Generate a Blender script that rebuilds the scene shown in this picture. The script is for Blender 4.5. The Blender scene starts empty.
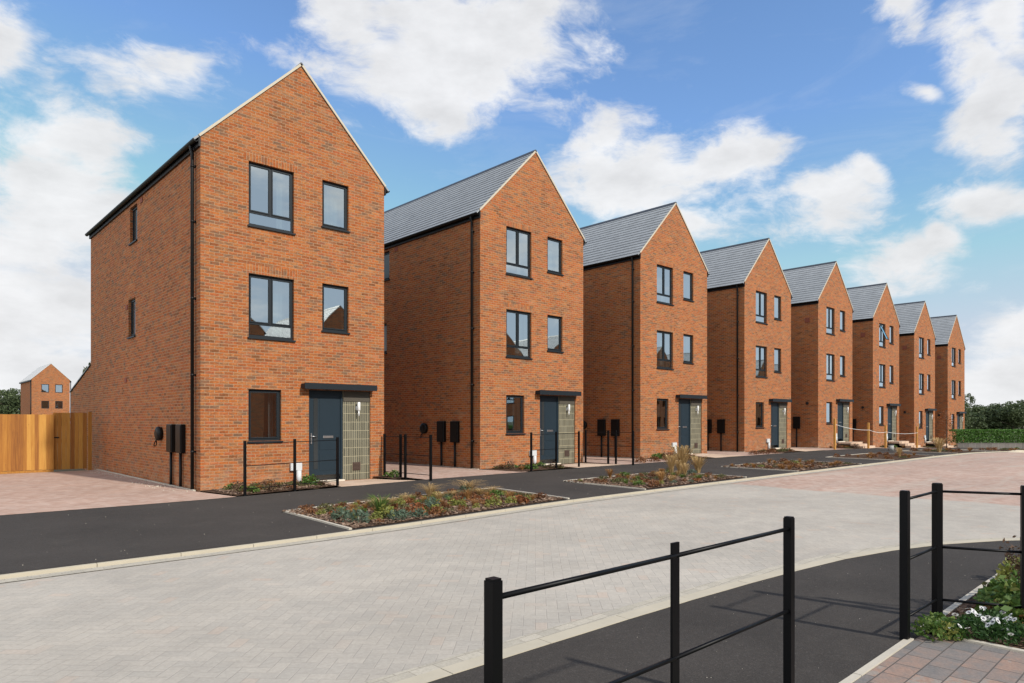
import bpy, bmesh, math, random
import numpy as np
from mathutils import Vector, Matrix, Euler

SC = bpy.context.scene
COL = SC.collection
R = math.radians
rng = random.Random(7)

# ------------------------------------------------------------------ terrain profile
_gx = [-60, 0, 5, 10, 18, 28, 34, 39, 44, 48, 56, 64, 80, 700]
_gz = [0, -.005, -.005, .085, .11, .12, .125, .10, .0, -.10, -.33, -.45, -.5, -.5]
KNOTS = [float(k) for k in range(-6, 82)]
def _g0(x):
    return float(np.interp(x, _gx, _gz))
_kz = [sum(_g0(k + d) for d in (-1, 0, 1)) / 3 for k in KNOTS]
def g(x):
    return float(np.interp(x, KNOTS, _kz))

# ------------------------------------------------------------------ object helpers
def tag(o, label=None, cat=None, group=None, kind=None):
    if label: o['label'] = label
    if cat: o['category'] = cat
    if group: o['group'] = group
    if kind: o['kind'] = kind
    return o

def empty(name, loc=(0, 0, 0), rz=0.0):
    o = bpy.data.objects.new(name, None)
    o.empty_display_size = .2
    COL.objects.link(o)
    o.location = loc
    o.rotation_euler = (0, 0, rz)
    return o

def copy_tree(o, parent=None, skip=()):
    c = o.copy()
    COL.objects.link(c)
    c.parent = parent
    for ch in list(o.children):
        if ch.name.split('.')[0] in skip:
            continue
        copy_tree(ch, c, skip)
    return c

class MB:
    """collects faces; build() links them as one mesh object"""
    def __init__(s):
        s.v = []; s.f = []; s.m = []; s.sm = []
    def face(s, pts, m=0, smooth=False):
        n = len(s.v)
        s.v += [tuple(p) for p in pts]
        s.f.append(tuple(range(n, n + len(pts)))); s.m.append(m); s.sm.append(smooth)
    def box(s, x0, x1, y0, y1, z0, z1, m=0):
        n = len(s.v)
        s.v += [(x0, y0, z0), (x1, y0, z0), (x1, y1, z0), (x0, y1, z0), (x0, y0, z1), (x1, y0, z1), (x1, y1, z1), (x0, y1, z1)]
        for q in ((0, 3, 2, 1), (4, 5, 6, 7), (0, 1, 5, 4), (1, 2, 6, 5), (2, 3, 7, 6), (3, 0, 4, 7)):
            s.f.append(tuple(n + i for i in q)); s.m.append(m); s.sm.append(False)
    def bevbox(s, x0, x1, y0, y1, z0, z1, b=.004, m=0):
        bm = bmesh.new()
        mat = Matrix.Translation(((x0 + x1) / 2, (y0 + y1) / 2, (z0 + z1) / 2)) @ Matrix.Diagonal((x1 - x0, y1 - y0, z1 - z0, 1))
        bmesh.ops.create_cube(bm, size=1, matrix=mat)
        bmesh.ops.bevel(bm, geom=bm.edges[:], offset=b, segments=1, affect='EDGES')
        s.add_bm(bm, m)
    def add_bm(s, bm, m=0, smooth=False):
        bm.verts.index_update()
        n = len(s.v)
        s.v += [tuple(v.co) for v in bm.verts]
        for f in bm.faces:
            s.f.append(tuple(n + v.index for v in f.verts)); s.m.append(m); s.sm.append(smooth)
        bm.free()
    def obox(s, c, u, v, w, m=0):
        """box by centre and three half axes"""
        c, u, v, w = map(Vector, (c, u, v, w))
        n = len(s.v)
        for k in (-1, 1):
            for a, b in ((-1, -1), (1, -1), (1, 1), (-1, 1)):
                s.v.append(tuple(c + u * a + v * b + w * k))
        for q in ((0, 3, 2, 1), (4, 5, 6, 7), (0, 1, 5, 4), (1, 2, 6, 5), (2, 3, 7, 6), (3, 0, 4, 7)):
            s.f.append(tuple(n + i for i in q)); s.m.append(m); s.sm.append(False)
    def tube(s, pts, r, n=10, m=0, caps=True):
        pts = [Vector(p) for p in pts]
        rs = r if isinstance(r, (list, tuple)) else [r] * len(pts)
        base = len(s.v)
        ref = Vector((0, 0, 1))
        for i, p in enumerate(pts):
            d = (pts[min(i + 1, len(pts) - 1)] - pts[max(i - 1, 0)]).normalized()
            a = d.cross(ref)
            if a.length < .05: a = d.cross(Vector((1, 0, 0)))
            a.normalize(); b = d.cross(a)
            for k in range(n):
                t = 2 * math.pi * k / n
                s.v.append(tuple(p + (a * math.cos(t) + b * math.sin(t)) * rs[i]))
        for i in range(len(pts) - 1):
            for k in range(n):
                k2 = (k + 1) % n
                s.f.append((base + i * n + k, base + (i + 1) * n + k, base + (i + 1) * n + k2, base + i * n + k2)); s.m.append(m); s.sm.append(True)
        if caps:
            s.f.append(tuple(base + k for k in range(n))); s.m.append(m); s.sm.append(False)
            e = base + (len(pts) - 1) * n
            s.f.append(tuple(e + k for k in reversed(range(n)))); s.m.append(m); s.sm.append(False)
    def extrude_y(s, prof, y0, y1, m=0, closed=True, caps=True):
        """extrude an (x,z) profile along y"""
        n = len(prof); b = len(s.v)
        s.v += [(x, y0, z) for x, z in prof] + [(x, y1, z) for x, z in prof]
        for i in range(n if closed else n - 1):
            j = (i + 1) % n
            s.f.append((b + i, b + j, b + n + j, b + n + i)); s.m.append(m); s.sm.append(False)
        if caps and closed:
            s.f.append(tuple(b + i for i in reversed(range(n)))); s.m.append(m); s.sm.append(False)
            s.f.append(tuple(b + n + i for i in range(n))); s.m.append(m); s.sm.append(False)
    def build(s, name, mats, parent=None, loc=(0, 0, 0), recalc=True):
        me = bpy.data.meshes.new(name)
        me.from_pydata(s.v, [], s.f)
        if not isinstance(mats, (list, tuple)): mats = [mats]
        for m in mats: me.materials.append(m)
        me.polygons.foreach_set('material_index', s.m)
        me.polygons.foreach_set('use_smooth', s.sm)
        if recalc:
            bm = bmesh.new(); bm.from_mesh(me)
            bmesh.ops.recalc_face_normals(bm, faces=bm.faces)
            bm.to_mesh(me); bm.free()
        me.update()
        o = bpy.data.objects.new(name, me)
        COL.objects.link(o)
        o.location = loc
        o.parent = parent
        return o

# ------------------------------------------------------------------ materials
class NT:
    def __init__(s, tree):
        s.t = tree; s.n = tree.nodes; s.l = tree.links
    def new(s, typ, **kw):
        nd = s.n.new(typ)
        for k, v in kw.items(): setattr(nd, k, v)
        return nd
    def put(s, sock, v):
        if isinstance(v, bpy.types.NodeSocket): s.l.new(v, sock)
        elif v is not None: sock.default_value = v
    def math(s, op, a, b=None, c=None, clamp=False):
        nd = s.new('ShaderNodeMath', operation=op, use_clamp=clamp)
        s.put(nd.inputs[0], a)
        if b is not None: s.put(nd.inputs[1], b)
        if c is not None: s.put(nd.inputs[2], c)
        return nd.outputs[0]
    def vmath(s, op, a, b=None, scale=None):
        nd = s.new('ShaderNodeVectorMath', operation=op)
        s.put(nd.inputs[0], a)
        if b is not None: s.put(nd.inputs[1], b)
        if scale is not None: s.put(nd.inputs['Scale'], scale)
        return nd.outputs['Value'] if op in ('LENGTH', 'DOT_PRODUCT') else nd.outputs[0]
    def sep(s, v):
        nd = s.new('ShaderNodeSeparateXYZ'); s.put(nd.inputs[0], v); return nd.outputs
    def comb(s, x=0.0, y=0.0, z=0.0):
        nd = s.new('ShaderNodeCombineXYZ')
        for i, v in enumerate((x, y, z)): s.put(nd.inputs[i], v)
        return nd.outputs[0]
    def noise(s, vec, scale, detail=3, rough=.55, dist=0.0, dim='3D'):
        nd = s.new('ShaderNodeTexNoise', noise_dimensions=dim)
        if vec is not None: s.put(nd.inputs['Vector'], vec)
        nd.inputs['Scale'].default_value = scale; nd.inputs['Detail'].default_value = detail
        nd.inputs['Roughness'].default_value = rough; nd.inputs['Distortion'].default_value = dist
        return nd.outputs['Fac']
    def white(s, vec):
        nd = s.new('ShaderNodeTexWhiteNoise', noise_dimensions='3D'); s.put(nd.inputs['Vector'], vec)
        return nd.outputs['Value'], nd.outputs['Color']
    def ramp(s, fac, stops, interp='LINEAR'):
        nd = s.new('ShaderNodeValToRGB'); s.put(nd.inputs[0], fac)
        cr = nd.color_ramp; cr.interpolation = interp
        while len(cr.elements) < len(stops): cr.elements.new(.5)
        for e, (p, c) in zip(cr.elements, stops):
            e.position = p
            e.color = (c, c, c, 1) if isinstance(c, (int, float)) else (*c, 1)
        return nd.outputs['Color']
    def mix(s, fac, a, b, blend='MIX'):
        nd = s.new('ShaderNodeMix', data_type='RGBA', blend_type=blend)
        s.put(nd.inputs[0], fac)
        for i, v in ((6, a), (7, b)):
            if isinstance(v, tuple) and len(v) == 3: v = (*v, 1)
            s.put(nd.inputs[i], v)
        return nd.outputs[2]
    def maprange(s, v, a, b, c, d, smooth=False):
        nd = s.new('ShaderNodeMapRange', interpolation_type='SMOOTHSTEP' if smooth else 'LINEAR')
        s.put(nd.inputs[0], v)
        for i, x in enumerate((a, b, c, d)): s.put(nd.inputs[i + 1], x)
        return nd.outputs[0]
    def bump(s, h, strength=.3, dist=.01):
        nd = s.new('ShaderNodeBump'); nd.inputs['Strength'].default_value = strength; nd.inputs['Distance'].default_value = dist
        s.put(nd.inputs['Height'], h); return nd.outputs[0]

def material(name):
    m = bpy.data.materials.new(name); m.use_nodes = True
    t = NT(m.node_tree)
    bsdf = m.node_tree.nodes['Principled BSDF']
    return m, t, bsdf

def plain(name, col, rough=.5, metal=0.0, var=.06, spec=.5, scale=6.0, bump=0.0):
    m, t, b = material(name)
    tc = t.new('ShaderNodeTexCoord')
    n = t.noise(tc.outputs['Object'], scale, 4)
    c = t.mix(n, tuple(x * (1 - var) for x in col), tuple(min(1, x * (1 + var)) for x in col))
    t.put(b.inputs['Base Color'], c)
    b.inputs['Roughness'].default_value = rough; b.inputs['Metallic'].default_value = metal
    b.inputs['Specular IOR Level'].default_value = spec
    if bump:
        t.put(b.inputs['Normal'], t.bump(t.noise(tc.outputs['Object'], scale * 12, 4), bump, .004))
    return m

def wall_uv(t):
    tc = t.new('ShaderNodeTexCoord')
    nx, ny, nz = t.sep(tc.outputs['Normal'])
    px, py, pz = t.sep(tc.outputs['Object'])
    side = t.math('GREATER_THAN', t.math('ABSOLUTE', nx), .6)
    u = t.math('ADD', t.math('MULTIPLY', px, t.math('SUBTRACT', 1.0, side)), t.math('MULTIPLY', py, side))
    oi = t.new('ShaderNodeObjectInfo')
    lx, ly, lz = t.sep(oi.outputs['Location'])
    off = t.math('MULTIPLY', t.math('ROUND', t.math('MULTIPLY', lx, .731)), 11.25)
    u2 = t.math('ADD', u, off)
    return tc, oi, u2, pz, side

def brick_mat(name, soldier=False):
    m, t, b = material(name)
    tc, oi, u, z, side = wall_uv(t)
    wu = t.noise(t.comb(u, z, side), 11, 2); wz = t.noise(t.comb(u, z, t.math('ADD', side, 5.0)), 14, 2)
    ub = t.math('ADD', u, t.math('MULTIPLY', t.math('SUBTRACT', wu, .5), .035))
    zb = t.math('ADD', z, t.math('MULTIPLY', t.math('SUBTRACT', wz, .5), .022))
    vec = t.comb(zb, ub, 0.0) if soldier else t.comb(ub, zb, 0.0)
    br = t.new('ShaderNodeTexBrick'); t.put(br.inputs['Vector'], vec)
    br.offset = 0.0 if soldier else .5
    br.inputs['Color1'].default_value = (0, 0, 0, 1); br.inputs['Color2'].default_value = (1, 1, 1, 1)
    br.inputs['Mortar'].default_value = (.5, .5, .5, 1)
    br.inputs['Scale'].default_value = 1; br.inputs['Brick Width'].default_value = .220; br.inputs['Row Height'].default_value = .0735
    br.inputs['Mortar Size'].default_value = .0072; br.inputs['Mortar Smooth'].default_value = .45; br.inputs['Bias'].default_value = 0
    gray = t.sep(br.outputs['Color'])[0]
    # patches where darker, burnt bricks gather
    patch = t.noise(t.comb(u, t.math('MULTIPLY', z, 1.7), side), .9, 3, .6)
    g2 = t.math('ADD', gray, t.math('MULTIPLY', t.math('SUBTRACT', patch, .5), .55), clamp=True)
    col = t.ramp(g2, [(0, (.20, .088, .046)), (.09, (.31, .105, .045)), (.2, (.40, .128, .043)), (.32, (.385, .175, .085)), (.45, (.405, .145, .050)),
                      (.58, (.395, .125, .062)), (.7, (.43, .165, .055)), (.82, (.35, .112, .042)), (.92, (.44, .21, .10)), (1, (.24, .11, .062))])
    fine = t.noise(t.comb(u, t.math('MULTIPLY', z, 1.6), side), 15, 5, .72)
    col = t.mix(1.0, col, t.ramp(fine, [(0.28, .62), (.5, 1.0), (.75, 1.36)]), 'MULTIPLY')
    mot = t.noise(t.comb(t.math('MULTIPLY', u, .55), t.math('MULTIPLY', z, 1.3), t.math('ADD', side, 3.0)), 34, 3, .7)
    col = t.mix(1.0, col, t.ramp(mot, [(.3, .66), (.5, .98), (.7, 1.32)]), 'MULTIPLY')
    hue = t.noise(t.comb(t.math('MULTIPLY', u, .7), t.math('MULTIPLY', z, 1.5), t.math('ADD', side, 9.0)), 9, 4, .7)
    col = t.mix(t.maprange(hue, .52, .75, 0, .5), col, (.38, .215, .115))
    col = t.mix(t.maprange(hue, .46, .28, 0, .4), col, (.43, .14, .085))
    big = t.noise(t.comb(u, z, side), .35, 2)
    col = t.mix(1.0, col, t.ramp(big, [(.3, (.78, .665, .455)), (.7, (.92, .765, .51))]), 'MULTIPLY')
    # burnt, brownish streaks running along the courses over a few bricks
    st = t.noise(t.comb(t.math('MULTIPLY', u, 2.1), t.math('MULTIPLY', z, 8.5), side), 1.0, 5, .68, .3)
    sb = t.math('ADD', st, t.math('MULTIPLY', t.math('SUBTRACT', gray, .5), .16))
    col = t.mix(t.maprange(sb, .49, .66, 0, .85), col, (.125, .078, .050))
    st2 = t.noise(t.comb(t.math('MULTIPLY', u, 1.6), t.math('MULTIPLY', z, 6.0), t.math('ADD', side, 7.0)), 1.0, 5, .66, .3)
    col = t.mix(t.maprange(st2, .54, .72, 0, .55), col, (.47, .21, .095))
    ht = t.math('MULTIPLY', t.math('SUBTRACT', 1.0, br.outputs['Fac']), 1.0)
    mort = t.mix(t.noise(t.comb(u, z, side), 40, 2), (.28, .17, .096), (.43, .285, .175))
    # lime bloom and splashed dirt low on the wall
    low = t.math('MULTIPLY', t.maprange(z, -.1, .75, 1, 0), t.maprange(t.noise(t.comb(u, z, side), 3.5, 4, .7), .45, .75, 0, 1))
    col = t.mix(t.math('MULTIPLY', low, .45), col, (.50, .40, .31))
    col = t.mix(br.outputs['Fac'], col, mort)
    # pale efflorescence smears here and there
    eff = t.maprange(t.noise(t.comb(u, t.math('MULTIPLY', z, 2.2), side), 2.2, 5, .7), .62, .8, 0, .28)
    col = t.mix(eff, col, (.46, .24, .13))
    t.put(b.inputs['Base Color'], col)
    b.inputs['Roughness'].default_value = .86; b.inputs['Specular IOR Level'].default_value = .25
    h = t.math('ADD', ht, t.math('MULTIPLY', fine, .45))
    t.put(b.inputs['Normal'], t.bump(h, .65, .008))
    return m

M = {}
M['brick'] = brick_mat('red_brick')
M['soldier'] = brick_mat('red_brick_soldier', True)

def slate_mat():
    m, t, b = material('grey_roof_tile')
    tc = t.new('ShaderNodeTexCoord')
    px, py, pz = t.sep(tc.outputs['Object'])
    row = t.math('FLOOR', t.math('DIVIDE', t.math('SUBTRACT', pz, 8.08), .1532))
    uu = t.math('ADD', t.math('DIVIDE', py, .32), t.math('MULTIPLY', t.math('MODULO', row, 2.0), .5))
    cell = t.math('FLOOR', uu); fr = t.math('FRACT', uu)
    rnd, rc = t.white(t.comb(cell, row, t.math('SIGN', t.math('SUBTRACT', px, 2.5))))
    col = t.ramp(rnd, [(0, (.262, .278, .290)), (.5, (.272, .288, .300)), (1, (.282, .298, .310))])
    n = t.noise(tc.outputs['Object'], 2.5, 5, .65)
    col = t.mix(1.0, col, t.ramp(n, [(.3, .88), (.7, 1.1)]), 'MULTIPLY')
    joint = t.math('LESS_THAN', t.math('MINIMUM', fr, t.math('SUBTRACT', 1.0, fr)), .008)
    col = t.mix(t.math('MULTIPLY', joint, .25), col, (.04, .044, .05))
    # shadow line under the lap of each course, painted into the colour
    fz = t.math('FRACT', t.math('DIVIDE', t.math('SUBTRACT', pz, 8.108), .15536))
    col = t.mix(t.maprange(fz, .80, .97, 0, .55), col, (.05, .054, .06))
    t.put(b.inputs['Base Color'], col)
    t.put(b.inputs['Roughness'], t.maprange(t.noise(tc.outputs['Object'], 14, 3), .3, .7, .55, .65))
    b.inputs['Specular IOR Level'].default_value = .22
    h = t.math('ADD', t.math('MULTIPLY', rnd, .12), t.math('MULTIPLY', joint, -.3))
    t.put(b.inputs['Normal'], t.bump(h, .35, .006))
    return m
M['slate'] = slate_mat()

def tile_panel_mat():
    m, t, b = material('olive_glazed_tile')
    tc = t.new('ShaderNodeTexCoord')
    px, py, pz = t.sep(tc.outputs['Object'])
    br = t.new('ShaderNodeTexBrick'); t.put(br.inputs['Vector'], t.comb(px, t.math('ADD', pz, .03), 0.0)); br.offset = 0
    br.inputs['Color1'].default_value = (0, 0, 0, 1); br.inputs['Color2'].default_value = (1, 1, 1, 1)
    br.inputs['Scale'].default_value = 1; br.inputs['Brick Width'].default_value = .068; br.inputs['Row Height'].default_value = .232
    br.inputs['Mortar Size'].default_value = .0055; br.inputs['Mortar Smooth'].default_value = .1
    gray = t.sep(br.outputs['Color'])[0]
    col = t.ramp(gray, [(0, (.070, .066, .046)), (.5, (.095, .089, .062)), (1, (.125, .118, .085))])
    col = t.mix(br.outputs['Fac'], col, (.36, .32, .21))
    t.put(b.inputs['Base Color'], col)
    t.put(b.inputs['Roughness'], t.maprange(br.outputs['Fac'], 0, 1, .45, .85))
    t.put(b.inputs['Normal'], t.bump(t.math('SUBTRACT', 1.0, br.outputs['Fac']), .5, .004))
    return m
M['tiles'] = tile_panel_mat()

def glass_mat():
    m, t, b = material('window_glass')
    nt = m.node_tree; nt.nodes.remove(b)
    out = [n for n in nt.nodes if n.type == 'OUTPUT_MATERIAL'][0]
    tr = t.new('ShaderNodeBsdfTransparent'); tr.inputs[0].default_value = (.52, .60, .60, 1)
    gl = t.new('ShaderNodeBsdfGlossy'); gl.inputs['Roughness'].default_value = .012; gl.inputs[0].default_value = (.86, .95, .97, 1)
    tc = t.new('ShaderNodeTexCoord')
    t.put(gl.inputs['Normal'], t.bump(t.noise(tc.outputs['Object'], 1.3, 1), .10, .012))
    fr = t.new('ShaderNodeFresnel'); fr.inputs[0].default_value = 1.5
    fac = t.math('ADD', t.math('MULTIPLY', fr.outputs[0], 1.7), .52, clamp=True)
    mx = t.new('ShaderNodeMixShader'); t.put(mx.inputs[0], fac); t.put(mx.inputs[1], tr.outputs[0]); t.put(mx.inputs[2], gl.outputs[0])
    t.put(out.inputs[0], mx.outputs[0])
    return m
M['glass'] = glass_mat()
M['frame'] = plain('anthracite_frame', (.0125, .017, .021), .45, spec=.22)
M['door'] = plain('anthracite_blue_door', (.013, .024, .034), .45, spec=.25)
M['doorglass'] = plain('obscure_door_glass', (.03, .034, .036), .15)
M['black'] = plain('black_plastic', (.0045, .0042, .004), .45, spec=.25)
M['black_metal'] = plain('black_powder_coat', (.0026, .0027, .0034), .45, spec=.16)
M['verge'] = plain('cream_verge', (.47, .42, .33), .8)
M['sheen_roof'] = plain('sky_sheen_roof_tile', (.50, .49, .47), .6)  # sky sheen on the distant roof, painted in as a pale base colour
M['ridge'] = plain('dark_ridge', (.045, .05, .058), .5)
M['steel'] = plain('brushed_steel', (.62, .62, .62), .28, metal=1.0)
M['white'] = plain('white_plastic', (.78, .78, .77), .4)
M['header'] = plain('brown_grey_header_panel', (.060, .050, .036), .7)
M['offwhite'] = plain('weathered_white_plastic', (.52, .53, .53), .5)
M['reveal'] = plain('white_plaster', (.74, .73, .70), .8)
M['plaster'] = plain('interior_plaster', (.50, .47, .42), .85)
M['curtain'] = plain('pale_blind', (.72, .74, .74), .9)
M['vent'] = plain('terracotta_vent', (.20, .055, .03), .8)
M['vent_dark'] = plain('brown_vent', (.055, .03, .02), .7)
M['black_vent'] = plain('black_vent', (.012, .012, .012), .5)
M['concrete'] = plain('pale_kerb_concrete', (.42, .375, .29), .9, var=.14, scale=3.5, bump=.25)
M['edging'] = plain('edging_concrete', (.44, .40, .33), .9, var=.16, scale=5, bump=.25)
M['threshold'] = plain('threshold_stone', (.58, .52, .43), .9, var=.12, scale=4, bump=.2)
M['stake'] = plain('ochre_timber', (.50, .25, .055), .8, var=.2, scale=12)
M['tape'] = plain('white_tape', (.75, .75, .74), .5)

def tarmac_mat():
    m, t, b = material('tarmac')
    tc = t.new('ShaderNodeTexCoord'); P = tc.outputs['Object']
    n1 = t.noise(P, 95, 3, .7); n2 = t.noise(P, .55, 5, .6); n3 = t.noise(P, 14, 4, .7)
    vo = t.new('ShaderNodeTexVoronoi'); vo.inputs['Scale'].default_value = 110; t.put(vo.inputs['Vector'], P)
    sp = t.sep(vo.outputs['Color'])[0]
    col = t.ramp(n1, [(.3, (.028, .0243, .0212)), (.5, (.041, .0358, .0315)), (.72, (.060, .0525, .046))])
    col = t.mix(t.math('MULTIPLY', t.math('GREATER_THAN', sp, .95), .15), col, (.17, .16, .15))
    col = t.mix(1.0, col, t.ramp(n2, [(.3, .82), (.7, 1.2)]), 'MULTIPLY')
    col = t.mix(t.math('MULTIPLY', t.maprange(n3, .5, .8, 0, 1), .22), col, (.10, .088, .074))
    n4 = t.noise(P, 1.3, 6, .7)
    col = t.mix(t.maprange(n4, .56, .72, 0, .28), col, (.085, .075, .064))
    t.put(b.inputs['Base Color'], col)
    b.inputs['Roughness'].default_value = .9; b.inputs['Specular IOR Level'].default_value = .25
    t.put(b.inputs['Normal'], t.bump(t.math('ADD', n1, t.math('MULTIPLY', sp, .6)), .55, .006))
    return m
M['tarmac'] = tarmac_mat()

def herring_mat(name, base_stops, unit=.1, joint=.030, jointcol=(.36, .34, .31), patch=None):
    """90 degree herringbone block paving, each block its own tone"""
    m, t, b = material(name)
    tc = t.new('ShaderNodeTexCoord'); P = tc.outputs['Object']
    x0, y0, z0 = t.sep(P)
    wob = t.math('MULTIPLY', t.math('SUBTRACT', t.noise(P, 2.0, 2), .5), .02)
    # laid at 45 degrees to the kerb
    xx = t.math('ADD', t.math('MULTIPLY', t.math('ADD', x0, y0), .70711 / unit), wob)
    yy = t.math('ADD', t.math('MULTIPLY', t.math('SUBTRACT', y0, x0), .70711 / unit), wob)
    i = t.math('FLOOR', xx); j = t.math('FLOOR', yy)
    fx = t.math('SUBTRACT', xx, i); fy = t.math('SUBTRACT', yy, j)
    k = t.math('FLOORED_MODULO', t.math('SUBTRACT', i, j), 4.0)
    isv = t.math('GREATER_THAN', k, 1.5)                       # 1 when the block is upright
    k1 = t.math('COMPARE', k, 1.0, .1); k2 = t.math('COMPARE', k, 2.0, .1)
    u = t.math('ADD', fx, k1); v = t.math('ADD', fy, k2)       # u runs 0..2 in flat blocks, v 0..2 in upright ones
    lu = t.math('ADD', 1.0, t.math('SUBTRACT', 1.0, isv)); lv = t.math('ADD', 1.0, isv)
    du = t.math('MINIMUM', u, t.math('SUBTRACT', lu, u)); dv = t.math('MINIMUM', v, t.math('SUBTRACT', lv, v))
    d = t.math('MINIMUM', du, dv)
    idx = t.math('SUBTRACT', i, k1); idy = t.math('SUBTRACT', j, k2)
    rnd, rcol = t.white(t.comb(idx, idy, isv))
    col = t.ramp(rnd, base_stops)
    n2 = t.noise(P, .35, 5, .62); n3 = t.noise(P, 30, 3, .7); n4 = t.noise(P, 1.8, 4, .65)
    if patch:
        x1, stops2 = patch
        e = t.math('ADD', x0, t.math('MULTIPLY', t.math('SUBTRACT', n2, .5), 1.2))
        z2 = t.math('MULTIPLY', t.maprange(e, x1 - .1, x1 + .1, 0, 1), 1.0)
        col = t.mix(z2, col, t.ramp(rnd, stops2))
        # pale dust dragged by tyres
        dust = t.maprange(t.noise(t.comb(t.math('MULTIPLY', x0, .35), t.math('MULTIPLY', y0, 2.4), 0.0), .55, 5, .6, 1.0), .5, .68, 0, .6)
        col = t.mix(dust, col, (.43, .385, .325))
    col = t.mix(1.0, col, t.ramp(n2, [(.3, .88), (.7, 1.1)]), 'MULTIPLY')
    col = t.mix(1.0, col, t.ramp(n4, [(.3, .93), (.7, 1.05)]), 'MULTIPLY')
    col = t.mix(1.0, col, t.ramp(n3, [(.25, .88), (.75, 1.1)]), 'MULTIPLY')
    tyre = t.maprange(t.noise(t.comb(t.math('MULTIPLY', x0, .10), t.math('MULTIPLY', y0, 1.5), 3.0), 1.0, 4, .6, .4), .50, .72, 0, .20)
    col = t.mix(tyre, col, (.27, .25, .225))
    blot = t.maprange(t.noise(P, .9, 6, .72), .63, .76, 0, .32)
    col = t.mix(blot, col, (.24, .22, .195))
    jf = t.math('SUBTRACT', 1.0, t.maprange(d, joint * .4, joint * 1.6, 0, 1), clamp=True)
    jn = t.maprange(t.noise(P, 1.6, 4), .35, .68, .10, .75)
    col = t.mix(t.math('MULTIPLY', jf, jn), col, jointcol)
    t.put(b.inputs['Base Color'], col)
    b.inputs['Roughness'].default_value = .9; b.inputs['Specular IOR Level'].default_value = .25
    h = t.math('ADD', t.math('MULTIPLY', t.math('SUBTRACT', 1.0, jf), 1.0), t.math('ADD', t.math('MULTIPLY', n3, .3), t.math('MULTIPLY', rnd, .25)))
    t.put(b.inputs['Normal'], t.bump(h, .5, .005))
    return m
M['road'] = herring_mat('grey_herringbone_paving',
    [(0, (.368, .338, .294)), (.35, (.385, .352, .305)), (.7, (.398, .362, .312)), (.93, (.41, .372, .32)), (1, (.415, .345, .285))],
    jointcol=(.29, .265, .23),
    patch=(15.6, [(0, (.37, .245, .19)), (.5, (.42, .295, .235)), (1, (.45, .34, .28))]))
M['drive'] = herring_mat('pink_block_drive', [(0, (.36, .235, .18)), (.5, (.41, .28, .22)), (1, (.44, .32, .26))], jointcol=(.30, .22, .175))

def brickpave_mat(name, stops, bw, bh, mortar, jointcol, off=.5, swap=False):
    m, t, b = material(name)
    tc = t.new('ShaderNodeTexCoord'); P = tc.outputs['Object']
    x, y, z = t.sep(P)
    br = t.new('ShaderNodeTexBrick'); t.put(br.inputs['Vector'], t.comb(y, x, 0.0) if swap else t.comb(x, y, 0.0)); br.offset = off
    br.inputs['Color1'].default_value = (0, 0, 0, 1); br.inputs['Color2'].default_value = (1, 1, 1, 1)
    br.inputs['Scale'].default_value = 1; br.inputs['Brick Width'].default_value = bw; br.inputs['Row Height'].default_value = bh
    br.inputs['Mortar Size'].default_value = mortar; br.inputs['Mortar Smooth'].default_value = .4
    gray = t.sep(br.outputs['Color'])[0]
    n1 = t.noise(P, 9, 5, .7); n2 = t.noise(P, 55, 3, .7)
    gg = t.math('ADD', gray, t.math('MULTIPLY', t.math('SUBTRACT', n1, .5), 1.3), clamp=True)
    col = t.ramp(gg, stops)
    col = t.mix(1.0, col, t.ramp(n2, [(.25, .82), (.75, 1.15)]), 'MULTIPLY')
    col = t.mix(br.outputs['Fac'], col, jointcol)
    t.put(b.inputs['Base Color'], col); b.inputs['Roughness'].default_value = .88; b.inputs['Specular IOR Level'].default_value = .3
    t.put(b.inputs['Normal'], t.bump(t.math('ADD', t.math('SUBTRACT', 1.0, br.outputs['Fac']), t.math('MULTIPLY', n2, .3)), .6, .006))
    return m
M['pathblocks'] = brickpave_mat('mixed_block_path', [(0, (.14, .135, .130)), (.35, (.19, .165, .15)), (.65, (.235, .175, .145)), (.88, (.29, .19, .145)), (1, (.26, .22, .19))],
                                .24, .16, .005, (.10, .085, .075))
M['channel'] = brickpave_mat('pale_channel_blocks', [(0, (.35, .32, .265)), (.5, (.39, .355, .29)), (1, (.43, .39, .32))], .2, .1, .004, (.30, .27, .22))
M['slabs'] = brickpave_mat('buff_slabs', [(0, (.46, .33, .235)), (.5, (.51, .375, .275)), (1, (.55, .42, .32))], .45, .45, .006, (.36, .28, .22), off=0)

def soil_mat():
    m, t, b = material('bark_mulch_soil')
    tc = t.new('ShaderNodeTexCoord'); P = tc.outputs['Object']
    vo = t.new('ShaderNodeTexVoronoi'); vo.inputs['Scale'].default_value = 28; t.put(vo.inputs['Vector'], t.vmath('ADD', P, t.vmath('SCALE', P, scale=0.0)))
    c = t.sep(vo.outputs['Color'])[0]
    n = t.noise(P, 22, 4, .7)
    col = t.ramp(t.math('ADD', t.math('MULTIPLY', c, .6), t.math('MULTIPLY', n, .4)), [(.2, (.030, .018, .012)), (.5, (.075, .043, .027)), (.75, (.14, .085, .055)), (.95, (.22, .15, .11))])
    t.put(b.inputs['Base Color'], col); b.inputs['Roughness'].default_value = .95; b.inputs['Specular IOR Level'].default_value = .15
    t.put(b.inputs['Normal'], t.bump(t.math('ADD', c, n), 1.0, .03))
    return m
M['soil'] = soil_mat()

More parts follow.
